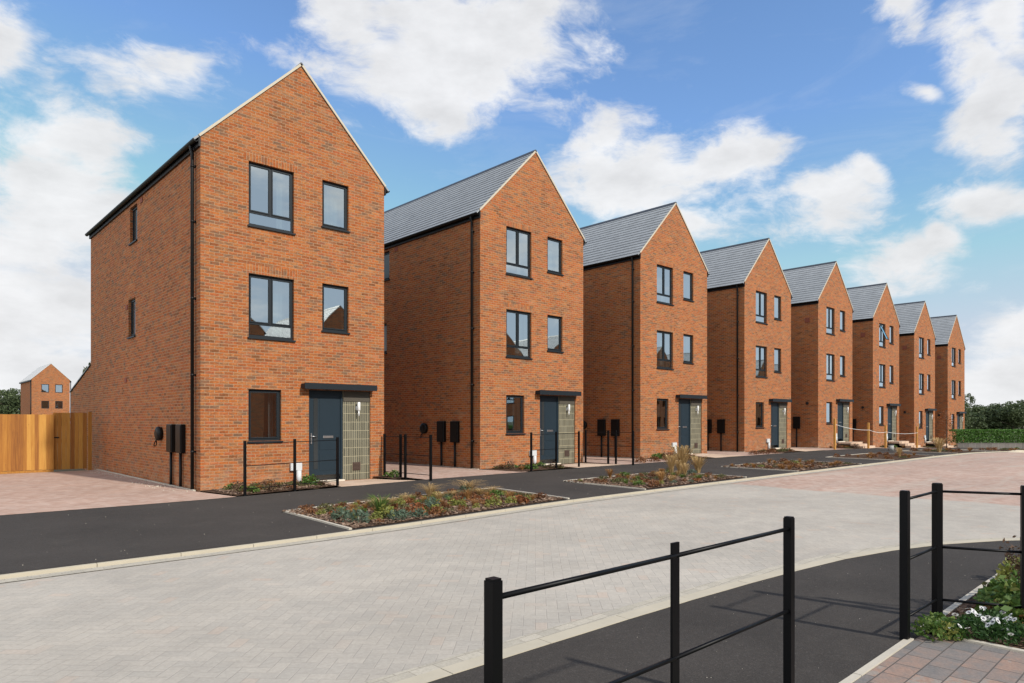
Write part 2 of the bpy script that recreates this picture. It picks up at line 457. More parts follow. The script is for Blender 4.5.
def ground_mat():
    m, t, b = material('rough_grass_ground')
    tc = t.new('ShaderNodeTexCoord'); P = tc.outputs['Object']
    n = t.noise(P, .15, 5, .6); n2 = t.noise(P, 6, 4, .7)
    col = t.mix(t.maprange(n, .4, .6, 0, 1), (.060, .085, .025), (.14, .11, .065))
    col = t.mix(1.0, col, t.ramp(n2, [(.3, .7), (.7, 1.25)]), 'MULTIPLY')
    t.put(b.inputs['Base Color'], col); b.inputs['Roughness'].default_value = .95
    t.put(b.inputs['Normal'], t.bump(n2, .6, .03))
    return m
M['ground'] = ground_mat()

def timber_mat():
    m, t, b = material('golden_fence_timber')
    tc = t.new('ShaderNodeTexCoord'); P = tc.outputs['Object']
    ge = t.new('ShaderNodeNewGeometry')
    rnd = ge.outputs['Random Per Island']
    x, y, z = t.sep(P)
    grain = t.noise(t.comb(t.math('ADD', t.math('MULTIPLY', x, 30), t.math('MULTIPLY', rnd, 40)), t.math('MULTIPLY', y, 30), t.math('MULTIPLY', z, 1.6)), 1.0, 4, .65, .6)
    col = t.ramp(t.math('ADD', t.math('MULTIPLY', rnd, .60), t.math('MULTIPLY', grain, .62)),
                 [(.2, (.11, .036, .005)), (.40, (.23, .082, .010)), (.64, (.34, .142, .018)), (.95, (.48, .245, .045))])
    knot = t.maprange(t.noise(t.comb(t.math('ADD', t.math('MULTIPLY', x, 7), t.math('MULTIPLY', rnd, 9)), y, t.math('MULTIPLY', z, 4)), 1.4, 2), .70, .78, 0, .7)
    col = t.mix(knot, col, (.16, .06, .015))
    t.put(b.inputs['Base Color'], col); b.inputs['Roughness'].default_value = .75
    t.put(b.inputs['Normal'], t.bump(grain, .3, .004))
    return m
M['timber'] = timber_mat()

def leaf_mat(name, stops, trans=.25, rough=.55):
    m, t, b = material(name)
    nt = m.node_tree
    ge = t.new('ShaderNodeNewGeometry'); tc = t.new('ShaderNodeTexCoord')
    oi = t.new('ShaderNodeObjectInfo')
    f = t.math('ADD', t.math('MULTIPLY', ge.outputs['Random Per Island'], .75), t.math('MULTIPLY', oi.outputs['Random'], .25))
    col = t.ramp(f, stops)
    t.put(b.inputs['Base Color'], col); b.inputs['Roughness'].default_value = rough; b.inputs['Specular IOR Level'].default_value = .3
    out = [n for n in nt.nodes if n.type == 'OUTPUT_MATERIAL'][0]
    tl = t.new('ShaderNodeBsdfTranslucent'); t.put(tl.inputs[0], col)
    mx = t.new('ShaderNodeMixShader'); mx.inputs[0].default_value = trans
    t.put(mx.inputs[1], b.outputs[0]); t.put(mx.inputs[2], tl.outputs[0]); t.put(out.inputs[0], mx.outputs[0])
    return m
M['leaf_dark'] = leaf_mat('dark_tree_leaf', [(0, (.050, .072, .030)), (.5, (.080, .108, .046)), (1, (.125, .15, .07))])
M['leaf_hedge'] = leaf_mat('hedge_leaf', [(0, (.055, .135, .022)), (.5, (.085, .19, .035)), (1, (.13, .24, .055))])
M['leaf_daisy'] = leaf_mat('dark_daisy_leaf', [(0, (.018, .05, .012)), (.5, (.03, .075, .016)), (1, (.05, .10, .025))])
M['leaf_green'] = leaf_mat('bright_leaf', [(0, (.045, .10, .018)), (.5, (.085, .15, .03)), (1, (.16, .21, .05))])
M['leaf_lime'] = leaf_mat('lime_leaf', [(0, (.12, .14, .025)), (.5, (.19, .20, .045)), (1, (.29, .27, .075))])
M['leaf_blue'] = leaf_mat('blue_green_leaf', [(0, (.055, .095, .060)), (.5, (.09, .135, .088)), (1, (.15, .19, .13))])
M['leaf_orange'] = leaf_mat('orange_leaf', [(0, (.13, .045, .02)), (.5, (.22, .08, .03)), (1, (.33, .16, .06))])
M['leaf_brown'] = leaf_mat('russet_leaf', [(0, (.10, .038, .018)), (.5, (.17, .07, .028)), (1, (.27, .13, .05))])
M['leaf_dull'] = leaf_mat('dull_leaf', [(0, (.05, .065, .022)), (.5, (.10, .10, .035)), (1, (.17, .13, .06))])
M['leaf_purple'] = leaf_mat('purple_brown_leaf', [(0, (.07, .042, .026)), (.5, (.12, .07, .042)), (1, (.19, .12, .075))])
M['grass_tan'] = leaf_mat('straw_grass', [(0, (.32, .20, .075)), (.5, (.45, .31, .14)), (1, (.58, .43, .22))])
M['grass_rust'] = leaf_mat('rust_grass', [(0, (.20, .085, .025)), (.5, (.32, .16, .05)), (1, (.42, .24, .09))])
M['grass_green'] = leaf_mat('green_grass_blade', [(0, (.06, .12, .02)), (.5, (.11, .17, .035)), (1, (.19, .23, .06))])
M['petal'] = plain('white_petal', (.88, .88, .87), .7)
M['flower_eye'] = plain('dark_flower_eye', (.10, .08, .12), .7)
M['bark'] = plain('grey_brown_bark', (.085, .065, .05), .9, var=.3, scale=8)
M['chip'] = leaf_mat('bark_chip', [(0, (.05, .03, .02)), (.5, (.14, .088, .058)), (1, (.28, .195, .14))], trans=0.0, rough=.9)
M['retain'] = brickpave_mat('grey_block_wall', [(0, (.13, .12, .11)), (1, (.19, .175, .16))], .44, .215, .01, (.3, .28, .25))
M['sand'] = plain('pale_sand', (.55, .47, .34), .95, var=.15, scale=6, bump=.5)
M['crate'] = plain('grey_drum', (.30, .31, .30), .7)

# ------------------------------------------------------------------ ground sheets that follow the terrain profile
def sheet(name, poly, off, mat, kind='structure', holes=None):
    bm = bmesh.new()
    vs = [bm.verts.new((x, y, 0)) for x, y in poly]
    bm.faces.new(vs)
    bmesh.ops.triangulate(bm, faces=bm.faces)
    x0 = min(p[0] for p in poly); x1 = max(p[0] for p in poly)
    for k in KNOTS:
        if x0 < k < x1:
            bmesh.ops.bisect_plane(bm, geom=bm.verts[:] + bm.edges[:] + bm.faces[:], plane_co=(k, 0, 0), plane_no=(1, 0, 0), dist=1e-5)
    for v in bm.verts:
        v.co.z = g(v.co.x) + off
    bmesh.ops.recalc_face_normals(bm, faces=bm.faces)
    if sum(f.normal.z * f.calc_area() for f in bm.faces) < 0:
        bmesh.ops.reverse_faces(bm, faces=bm.faces)
    me = bpy.data.meshes.new(name); bm.to_mesh(me); bm.free()
    me.materials.append(mat)
    o = bpy.data.objects.new(name, me); COL.objects.link(o)
    o['kind'] = kind
    return o

def resample(pts, step):
    out = [Vector(pts[0])]; P = [Vector(p) for p in pts]
    res = []
    L = [0]
    for a, b in zip(P, P[1:]): L.append(L[-1] + (b - a).length)
    n = max(1, round(L[-1] / step))
    for i in range(n + 1):
        d = L[-1] * i / n
        k = min(max(j for j in range(len(L)) if L[j] <= d + 1e-9), len(P) - 2)
        t = (d - L[k]) / (L[k + 1] - L[k])
        res.append(P[k].lerp(P[k + 1], min(1, t)))
    return res

def kerb(name, pts, width, z_lo, z_hi, mat, unit=.914, side=0.0, gap=.006, lab=None):
    """a row of kerb units along a line; side shifts the row to the left of the direction"""
    q = resample(pts, unit); b = MB()
    for a, c in zip(q, q[1:]):
        d = (c - a); ln = d.length; d.normalize(); nrm = Vector((-d.y, d.x))
        mid = (a + c) / 2 + nrm * side
        za, zc = g(a.x), g(c.x)
        h = (z_hi - z_lo) / 2
        u = Vector((d.x * (ln / 2 - gap / 2), d.y * (ln / 2 - gap / 2), (zc - za) / 2))
        b.obox((mid.x, mid.y, (za + zc) / 2 + (z_lo + z_hi) / 2 + rng.uniform(-.0015, .0015)), u, (nrm.x * width / 2, nrm.y * width / 2, 0), (0, 0, h))
    o = b.build(name, mat); o['kind'] = 'structure'
    return o

YK = 9.05          # far kerb line
gnd = sheet('ground', [(-700, -700), (700, -700), (700, 700), (-700, 700)], -.10, M['ground'])
near = [(-60, 3.55), (2.2, 3.55), (4.0, 3.53), (5.0, 3.5), (6.0, 3.44), (7.15, 3.31), (8.0, 3.2), (8.7, 3.04), (9.4, 2.83), (10.0, 2.58), (10.5, 2.32), (11.0, 1.98), (11.5, 1.55),
        (12.0, 1.0), (12.35, .4), (12.6, -.3), (12.75, -1.2), (12.8, -2.4), (12.8, -30)]
road = sheet('road', [(-60, 3.3), (-60, YK + .02), (75, YK + .02), (75, -30), (12.0, -30), (11.2, 1.2), (9.5, 2.4), (7, 3.0), (4, 3.3)], -.03, M['road'])
foot = sheet('footway', [(-60, YK), (62, YK), (62, 14.7), (-60, 14.7)], .018, M['tarmac'])
nearfoot = sheet('near_footway', near + [(8.0, -30), (8.0, 1.66), (-60, 1.66)], .008, M['tarmac'])
kerb('kerb', [(-20, YK), (62, YK)], .08, -.2, .014, M['concrete'], side=-.01)
kerb('near_kerb', near[:-1] + [(12.8, -8)], .135, -.2, .012, M['concrete'], side=.02)
# channel rows of pale blocks along both kerbs
def strip(name, pts, w0, w1, off, mat):
    q = [Vector(p) for p in resample(pts, .5)]; b = MB()
    nn = []
    for i in range(len(q)):
        d = (q[min(i + 1, len(q) - 1)] - q[max(i - 1, 0)]).normalized(); nn.append(Vector((-d.y, d.x)))
    for i in range(len(q) - 1):
        pts4 = []
        for p, n_, w in ((q[i], nn[i], w0), (q[i + 1], nn[i + 1], w0), (q[i + 1], nn[i + 1], w1), (q[i], nn[i], w1)):
            c = p + n_ * w; pts4.append((c.x, c.y, g(c.x) + off))
        b.face(pts4)
    o = b.build(name, mat); o['kind'] = 'structure'; return o
strip('near_channel', near[:-1] + [(12.8, -8)], .085, .29, -.02, M['channel'])
strip('channel', [(-20, YK - .085), (60, YK - .085)], -.2, 0, -.022, M['channel'])
# near garden path and bed edging
path = sheet('garden_path', [(3.6, -8), (5.87, -8), (5.87, 1.66), (3.6, 1.66)], .012, M['pathblocks'])
kerb('path_edging', [(3.6, 1.69), (5.66, 1.69)], .05, -.2, .02, M['edging'])
kerb('path_edging', [(5.9, 1.55), (5.9, -3)], .05, -.2, .026, M['edging'])
kerb('path_edging', [(5.95, 1.69), (10.5, 1.69)], .05, -.2, .026, M['edging'])
bed0 = sheet('garden_soil', [(5.925, -3), (10.6, -3), (10.6, 1.665), (5.925, 1.665)], .02, M['soil'])
sheet('lawn', [(-30, -6), (3.6, -6), (3.6, 1.66), (-30, 1.66)], .006, M['ground'])

# ------------------------------------------------------------------ houses
XS = [5.446, 13.944, 22.426, 30.823, 39.271, 47.734, 55.965, 64.397]
ZS = [.03, .108, .186, .198, .369, .250, .013, -.151]
YF = 16.458
W, HE, HA, DEP = 5.008, 8.215, 10.713, 11.0
ZB = -.75          # walls run into the ground

WINS = [  # x0,x1,z0,z1,kind
    (1.135, 2.31, 6.39, 7.95, 'casement'), (3.10, 3.88, 6.74, 7.96, 'single'),
    (1.135, 2.31, 3.67, 5.22, 'casement'), (3.10, 3.88, 4.0, 5.24, 'single'),
    (1.13, 1.97, 1.13, 2.40, 'single')]
SIDEW = [(5.22, 5.97, 6.84, 7.90), (5.40, 6.15, 4.10, 5.22)]
DOOR = (2.72, 4.56, .02, 2.43)

def grid_wall(b, f, ua, ub, za, zb, holes, m=0):
    """flat wall with rectangular holes; f(u,z,d) gives a point, d = depth into the wall"""
    us = sorted({ua, ub, *[h[0] for h in holes], *[h[1] for h in holes]})
    zs = sorted({za, zb, *[h[2] for h in holes], *[h[3] for h in holes]})
    for u0, u1 in zip(us, us[1:]):
        for z0, z1 in zip(zs, zs[1:]):
            cu, cz = (u0 + u1) / 2, (z0 + z1) / 2
            if any(h[0] < cu < h[1] and h[2] < cz < h[3] for h in holes): continue
            b.face([f(u0, z0, 0), f(u1, z0, 0), f(u1, z1, 0), f(u0, z1, 0)], m)
    D = .11
    for h in holes:
        u0, u1, z0, z1 = h[:4]
        for (p, q) in (((u0, z0), (u1, z0)), ((u1, z0), (u1, z1)), ((u1, z1), (u0, z1)), ((u0, z1), (u0, z0))):
            b.face([f(*p, 0), f(*q, 0), f(*q, D), f(*p, D)], m)

FRONT = lambda u, z, d: (u, d, z)
LEFT = lambda u, z, d: (d, u, z)

def window(parent, x0, x1, z0, z1, kind, side=False, open_sash=False):
    """frame + pane + sill + white inner lining"""
    T = (lambda a, b_, c: (b_, a, c)) if side else (lambda a, b_, c: (a, b_, c))
    def bx(mb, a0, a1, d0, d1, c0, c1):
        if side: mb.box(d0, d1, a0, a1, c0, c1)
        else: mb.box(a0, a1, d0, d1, c0, c1)
    fr = MB(); pn = MB(); fw = .052
    d0, d1 = .075, .145
    e = .0025
    bx(fr, x0 + e, x0 + fw, d0, d1, z0 + e, z1 - e); bx(fr, x1 - fw, x1 - e, d0, d1, z0 + e, z1 - e)
    bx(fr, x0 + fw, x1 - fw, d0, d1, z0 + e, z0 + fw + .01); bx(fr, x0 + fw, x1 - fw, d0, d1, z1 - fw, z1 - e)
    def glaze(a0, a1, c0, c1, sash=True):
        s = .028 if sash else .006
        if sash:
            bx(fr, a0, a0 + s, d0 - .016, d1 - .02, c0, c1); bx(fr, a1 - s, a1, d0 - .016, d1 - .02, c0, c1)
            bx(fr, a0 + s, a1 - s, d0 - .016, d1 - .02, c0, c0 + s); bx(fr, a0 + s, a1 - s, d0 - .016, d1 - .02, c1 - s, c1)
        a0 += s; a1 -= s; c0 += s; c1 -= s
        yy = d0 + .012
        q4 = [T(a0, yy, c0), T(a1, yy, c0), T(a1, yy, c1), T(a0, yy, c1)]
        pn.face(q4[::-1] if side else q4)
    if kind == 'casement':
        zt = z0 + (z1 - z0) * .205
        xm = x0 + (x1 - x0) * .5
        bx(fr, x0 + fw, x1 - fw, d0, d1, zt, zt + .048)
        bx(fr, xm - .024, xm + .024, d0, d1, zt + .048, z1 - fw)
        glaze(x0 + fw, x1 - fw, z0 + fw + .01, zt, False)
        glaze(x0 + fw, xm - .024, zt + .048, z1 - fw); glaze(xm + .024, x1 - fw, zt + .048, z1 - fw, True)
    else:
        glaze(x0 + fw, x1 - fw, z0 + fw + .01, z1 - fw)
    w = fr.build('window', M['frame'], parent)
    pn.build('pane', M['doorglass'] if side else M['glass'], w, recalc=False)
    sl = MB(); bx(sl, x0 - .03, x1 + .03, -.045, .074, z0 - .042, z0 - .004)
    sl.build('sill', M['frame'], w)
    lin = MB(); q = .005
    for (p, r) in (((x0, z0), (x1, z0)), ((x1, z0), (x1, z1)), ((x1, z1), (x0, z1)), ((x0, z1), (x0, z0))):
        cx, cz = (x0 + x1) / 2, (z0 + z1) / 2
        def ins(pt, k):
            return (pt[0] + (k if pt[0] < cx else -k), pt[1] + (k if pt[1] < cz else -k))
        p1, r1 = ins(p, .02), ins(r, .02)
        lin.face([T(p1[0], .148, p1[1]), T(r1[0], .148, r1[1]), T(r1[0], .36, r1[1]), T(p1[0], .36, p1[1])])
    lin.build('lining', M['reveal'], w, recalc=False)
    return w

def make_house():
    root = empty('terraced_house')
    holes_f = [w[:4] for w in WINS] + [DOOR]
    b = MB()
    grid_wall(b, FRONT, 0, W, ZB, HE, holes_f)
    b.face([(0, 0, HE), (W, 0, HE), (W / 2, 0, HA)])
    grid_wall(b, LEFT, 0, DEP, ZB, HE, SIDEW)
    b.face([(W, 0, ZB), (W, DEP, ZB), (W, DEP, HE), (W, 0, HE)])
    b.face([(W, DEP, ZB), (0, DEP, ZB), (0, DEP, HE), (W / 2, DEP, HA), (W, DEP, HE)])
    # lower rear wing, its side wall in line with the main wall
    y2 = DEP + 3.35
    b.face([(0, DEP, ZB), (0, y2, ZB), (0, y2, 2.72), (0, DEP, 3.55)])
    b.face([(W, DEP, ZB), (W, y2, ZB), (W, y2, 2.72), (W, DEP, 3.55)])
    b.face([(0, y2, ZB), (W, y2, ZB), (W, y2, 2.72), (0, y2, 2.72)])
    wall = b.build('wall', M['brick'], root, recalc=False)
    # soldier courses over the two wide windows, 3 mm proud
    for w in (WINS[0], WINS[2]):
        s = MB(); s.box(w[0] - .11, w[1] + .11, -.003, .05, w[3] + .004, w[3] + .222); s.build('soldier_course', M['soldier'], root)
    # rooms behind the glass
    it = MB()
    for z0, z1 in ((.05, 2.55), (2.85, 5.35), (5.6, 8.1)):
        x0, x1, y0, y1 = .3, W - .3, .37, 4.2
        it.face([(x0, y0, z0), (x1, y0, z0), (x1, y1, z0), (x0, y1, z0)]); it.face([(x0, y0, z1), (x1, y0, z1), (x1, y1, z1), (x0, y1, z1)])
        it.face([(x0, y0, z0), (x0, y1, z0), (x0, y1, z1), (x0, y0, z1)]); it.face([(x1, y0, z0), (x1, y1, z0), (x1, y1, z1), (x1, y0, z1)])
        it.face([(x0, y1, z0), (x1, y1, z0), (x1, y1, z1), (x0, y1, z1)])
        it.face([(2.6, y0, z0), (2.6, y1, z0), (2.6, y1, z1), (2.6, y0, z1)])
        hs = [w[:4] for w in WINS if z0 < w[2] < z1]
        # inner skin of the front wall
        hs = [(h[0] + .02, h[1] - .02, h[2] + .02, h[3] - .02) for h in hs]
        us = sorted({x0, x1, *[h[0] for h in hs], *[h[1] for h in hs]}); zz = sorted({z0, z1, *[h[2] for h in hs], *[h[3] for h in hs]})
        for a, c in zip(us, us[1:]):
            for d, e in zip(zz, zz[1:]):
                if any(h[0] < (a + c) / 2 < h[1] and h[2] < (d + e) / 2 < h[3] for h in hs): continue
                it.face([(a, .365, d), (c, .365, d), (c, .365, e), (a, .365, e)])
    for w in SIDEW:   # little landings behind the side windows
        it.face([(.37, w[0] - .4, w[2] - .8), (1.6, w[0] - .4, w[2] - .8), (1.6, w[0] - .4, w[3] + .3), (.37, w[0] - .4, w[3] + .3)])
        it.face([(.37, w[1] + .4, w[2] - .8), (1.6, w[1] + .4, w[2] - .8), (1.6, w[1] + .4, w[3] + .3), (.37, w[1] + .4, w[3] + .3)])
        it.face([(1.6, w[0] - .4, w[2] - .8), (1.6, w[1] + .4, w[2] - .8), (1.6, w[1] + .4, w[3] + .3), (1.6, w[0] - .4, w[3] + .3)])
    it.build('interior', M['plaster'], root, recalc=False)
    # blinds / curtains at some windows, standing clear of the linings
    for (x0, x1, z0, z1) in ((1.20, 1.33, 6.34, 7.84), (1.80, 1.93, 1.18, 2.36), (2.02, 2.30, 6.42, 7.9), (1.92, 2.30, 3.67, 5.15), (3.15, 3.86, 6.70, 7.86)):
        cb = MB(); n = max(6, int((x1 - x0) / .035)); pr = []
        for i in range(n + 1):
            u = x0 + (x1 - x0) * i / n
            pr.append((u, .40 + .018 * math.sin(i * 2.1) + .01 * math.sin(i * .9)))
        for p, q in zip(pr, pr[1:]):
            cb.face([(p[0], p[1], z0), (q[0], q[1], z0), (q[0], q[1], z1), (p[0], p[1], z1)], 0, True)
        cb.build('curtain', M['curtain'], root, recalc=False)
    # roof: stepped courses on both slopes
    rf = MB()
    n = 17; off = .045
    def slope_pt(s, up):   # s from eave upwards along the 45 degree slope (left side)
        c = math.sqrt(.5)
        return (s * c - up * c, HE + s * c + up * c)
    s0, s1 = -.17, math.hypot(W / 2, HA - HE)
    for sgn in (0, 1):
        prof = []
        for i in range(n):
            a = s0 + (s1 - s0) * i / n; c_ = s0 + (s1 - s0) * (i + 1) / n
            prof += [slope_pt(a, off + .002), slope_pt(a, off + .019), slope_pt(c_, off + .002)]
        prof += [slope_pt(s1, off - .03), slope_pt(s0, off - .03)]
        if sgn: prof = [(W - x, z) for x, z in prof]
        rf.extrude_y(prof, -.012, DEP + .03)
    rf.face([(-.04, DEP + .02, 3.60), (W + .04, DEP + .02, 3.60), (W + .04, DEP + 3.5, 2.73), (-.04, DEP + 3.5, 2.73)])
    rf.face([(-.04, DEP + .02, 3.56), (-.04, DEP + 3.5, 2.69), (-.04, DEP + 3.5, 2.73), (-.04, DEP + .02, 3.60)])
    roof = rf.build('roof', M['slate'], root)
    rd = MB(); yy = -.02
    zr = HA + off * 1.414 + .012
    while yy < DEP + .02:
        y1 = min(yy + .445, DEP + .03)
        rd.extrude_y([(W / 2 - .13, zr - .105), (W / 2 - .02, zr + .02), (W / 2 + .02, zr + .02), (W / 2 + .13, zr - .105), (W / 2 + .10, zr - .105), (W / 2, zr - .005), (W / 2 - .10, zr - .105)], yy, y1 - .006)
        yy = y1
    rd.build('ridge', M['ridge'], roof)
    vg = MB()
    for sgn in (0, 1):
        pr = [slope_pt(-.02, .004), slope_pt(-.02, off + .014), slope_pt(s1, off + .014), slope_pt(s1, .004)]
        if sgn: pr = [(W - x, z) for x, z in pr]
        vg.extrude_y(pr, -.034, -.014)
    vg.build('verge', M['verge'], roof)
    # gutters and fascias
    for sgn in (0, 1):
        F = (lambda x: W - x) if sgn else (lambda x: x)
        gt = MB()
        pr = []
        for k in range(9):
            t = math.pi * k / 8
            pr.append((F(-.115 - .06 * math.cos(t)), HE - .09 - .062 * math.sin(t)))
        for k in range(9):
            t = math.pi * (8 - k) / 8
            pr.append((F(-.115 - .053 * math.cos(t)), HE - .086 - .055 * math.sin(t)))
        gt.extrude_y(pr, -.03, DEP + .05)
        x0, x1 = sorted((F(-.05), F(-.003)))
        gt.box(x0, x1, -.028, DEP + .02, HE - .235, HE - .03)
        gt.build('gutter', M['black'], root)
    dp = MB()
    dp.tube([(-.11, .33, HE - .13), (-.11, .33, HE - .2), (-.075, .33, HE - .32), (-.075, .33, -.3)], .040, 12)
    for z in (.9, 2.7, 4.5, 6.3, 7.6):
        dp.tube([(-.075, .33, z - .03), (-.075, .33, z + .03)], .043, 12); dp.box(-.05, -.002, .28, .38, z - .02, z + .02)
    dp.build('downpipe', M['black'], root)
    for w in WINS: window(root, *w)
    for w in SIDEW: window(root, *w, 'single', side=True)
    # entrance
    x0, x1 = 2.72, 3.735
    df = MB()
    df.box(x0 + .003, x0 + .065, .06, .13, .06, 2.425); df.box(x1 - .062, x1, .06, .13, .06, 2.425); df.box(x0 + .065, x1 - .062, .06, .13, 2.36, 2.425)
    df.box(x0 + .065, x1 - .062, .085, .13, .20, 2.36)            # leaf
    for a, c, d, e in ((x0 + .34, x1 - .12, .32, .78), (x0 + .34, x1 - .12, .86, 2.24)):   # shallow raised panels
        df.bevbox(a, c, .079, .087, d, e, .004)
    dr = df.build('door', M['door'], root)
    k = MB(); k.box(x0 + .17, x0 + .29, .078, .088, .36, 2.22); k.build('glazing_strip', M['doorglass'], dr)
    k = MB(); k.box(x0 + .085, x0 + .12, .066, .0845, 1.02, 1.30); k.tube([(x0 + .102, .07, 1.22), (x0 + .102, .035, 1.22)], .011); k.tube([(x0 + .102, .035, 1.22), (x0 + .235, .035, 1.215)], .0105)
    k.build('handle', M['steel'], dr)
    k = MB(); k.bevbox(x0 + .44, x0 + .74, .062, .0785, 1.17, 1.235, .004); k.build('letterbox', M['steel'], dr)
    k = MB(); k.box(x0 - .0, x1 + .0, -.06, .13, -.02, .058); k.build('threshold', M['threshold'], dr)
    k = MB(); k.box(x1 + .002, 4.557, .04, .10, -.3, 2.427); k.build('tile_panel', M['tiles'], root)
    k = MB()
    k.bevbox(2.50, 4.64, -.215, -.003, 2.46, 2.585, .010); k.box(2.498, 4.642, -.228, -.20, 2.445, 2.60)
    k.build('canopy', M['frame'], root)
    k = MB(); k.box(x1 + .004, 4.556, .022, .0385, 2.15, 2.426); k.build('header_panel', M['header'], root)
    k = MB(); k.bevbox(4.12, 4.21, .022, .039, 1.92, 2.03, .003); k.tube([(4.165, .03, 1.98), (4.165, -.05, 1.98)], .014)
    k.tube([(4.165, -.05, 1.90), (4.165, -.05, 1.915), (4.165, -.05, 2.12), (4.165, -.05, 2.135)], [.028, .042, .042, .034], 14)
    k.tube([(4.165, -.05, 1.76), (4.165, -.05, 1.90)], .018, 12)
    k.build('wall_lamp', M['white'], root)
    k = MB(); k.bevbox(4.02, 4.27, .022, .039, .28, .50, .003)
    for i in range(5): k.box(4.04, 4.25, .014, .022, .305 + i * .036, .325 + i * .036)
    k.build('air_vent', M['vent_dark'], root)
    k = MB(); k.bevbox(2.19, 2.50, -.08, -.003, .36, .55, .01); k.tube([(2.42, -.045, .36), (2.42, -.045, -.02)], .065, 12)
    k.build('utility_box', M['offwhite'], root)
    # left wall fittings
    for yc in (1.95, 1.22):
        k = MB(); k.bevbox(-.115, -.003, yc - .195, yc + .195, .84, 1.54, .010); mb_ = k.build('meter_box', M['black'], root)
        k = MB(); k.box(-.127, -.1155, yc - .17, yc + .17, .87, 1.51); k.build('cover', M['black'], mb_)
        k = MB(); k.tube([(-.06, yc, .84), (-.06, yc, -.35)], .036, 12); k.build('conduit', M['black'], mb_)
    k = MB()
    k.tube([(-.003, 2.95, 1.29), (-.06, 2.95, 1.29), (-.12, 2.95, 1.29), (-.15, 2.95, 1.29)], [.17, .19, .175, .10], 20)
    ch = k.build('ev_charger', M['black'], root)
    ch.scale = (1, 1, 1)
    k = MB(); pts = [(-.13 + .03 * math.sin(t), 2.95 + .10 * math.sin(t * .5), 1.12 - .16 * math.sin(t / 2)) for t in np.linspace(0, 2 * math.pi, 14)]
    k.tube(pts, .013, 8); k.build('cable', M['black'], ch)
    for (yy, zz, m_) in ((6.4, 2.85, 'vent'), (4.75, 7.86, 'vent'), (6.3, 5.02, 'vent')):
        k = MB(); k.bevbox(-.02, -.002, yy - .11, yy + .11, zz - .07, zz + .07, .004); k.build('air_vent', M[m_], root)
    return root

proto = make_house()
HL = ['largest brick house, nearest the camera, its side wall beside the timber fence',
      'second brick house from the left in the row, with pale sheen on its roof',
      'third brick house from the left, black meter boxes on its side, behind tall tan grasses',
      'fourth brick house from the left, last one with a black downpipe on its side wall',
      'fifth brick house from the left, no downpipe, with the tallest ochre stake before its front',
      'sixth brick house from the left, with a top floor window sash tilted open',
      'seventh brick house from the left, second from the far end of the row',
      'farthest brick house at the right end of the row, beside the green hedge']
houses = []
GH = 'brick gabled houses in a row'
ext = []     # variant with square vents instead of the downpipe
for i in range(8):
    if i == 0: o = proto
    else: o = copy_tree(proto, None, skip=('downpipe',) if i >= 4 else ())
    o.location = (XS[i] + (.055 if i < 2 else 0), YF, ZS[i])
    o.scale = ((W - .055) / W if i < 2 else 1, 1, 1)
    tag(o, HL[i], 'house', GH)
    houses.append(o)
for i in range(4, 8):
    for (zz, m_) in ((7.1, 'vent'), (2.3, 'black_vent')):
        if i == 4 and m_ == 'vent':
            kv = MB(); kv.bevbox(-.03, -.002, .48, .76, zz - .13, zz + .13, .005); vent_hi = kv.build('air_vent', M['vent'], houses[4])
        elif i == 4:
            kv = MB(); kv.tube([(-.002, .62, zz), (-.05, .62, zz)], .085, 14); vent_lo = kv.build('air_vent', M['black_vent'], houses[4])
        else:
            c = (vent_hi if m_ == 'vent' else vent_lo).copy(); COL.objects.link(c); c.parent = houses[i]
# top left sash of the sixth house stands open
sw = MB()
a = R(24); h = 1.08; x0, x1 = 1.255, 1.70
def sp(x, d, t): return (x, .055 - (h - t) * math.sin(a) - d * math.cos(a) , 7.80 - (h - t) * math.cos(a) + d * math.sin(a))
def sbox(xa, xb, ta, tb):
    v = [sp(x, d, t) for d in (0, .035) for x, t in ((xa, ta), (xb, ta), (xb, tb), (xa, tb))]
    nn = len(sw.v); sw.v += v
    for q in ((0, 3, 2, 1), (4, 5, 6, 7), (0, 1, 5, 4), (1, 2, 6, 5), (2, 3, 7, 6), (3, 0, 4, 7)):
        sw.f.append(tuple(nn + i_ for i_ in q)); sw.m.append(0); sw.sm.append(False)
sbox(x0, x0 + .05, 0, h); sbox(x1 - .05, x1, 0, h); sbox(x0 + .05, x1 - .05, 0, .05); sbox(x0 + .05, x1 - .05, h - .05, h)
osash = sw.build('open_sash', M['frame'], houses[5])
sp_ = MB(); sp_.face([sp(x0 + .05, .018, .05), sp(x1 - .05, .018, .05), sp(x1 - .05, .018, h - .05), sp(x0 + .05, .018, h - .05)]); sp_.build('pane', M['glass'], osash)

# houses across the street behind the photographer: what the windows mirror
for i, x in enumerate((11.5, 20.0, 28.5, 37.0, 45.4, 53.9, 62.4, 70.9, 79.4, 87.9, 96.4, 104.9, 113.4)):
    o = copy_tree(proto, None, skip=('interior', 'curtain', 'meter_box', 'ev_charger', 'air_vent', 'utility_box', 'downpipe', 'soldier_course', 'lining') + (() if i < 6 else ('window', 'door', 'tile_panel', 'header_panel', 'canopy', 'wall_lamp')))
    o.location = (x, -14.0, -.3); o.rotation_euler = (0, 0, math.pi); o.scale = (1, 1, 1)
    tag(o, 'brick gabled house across the street behind the camera, %s, mirrored in windows' % ('nearest the left', 'second along', 'third along', 'fourth along', 'fifth along', 'sixth along', 'seventh along', 'eighth along', 'ninth along', 'tenth along', 'eleventh along', 'twelfth along', 'last')[i], 'house', 'houses across the street')


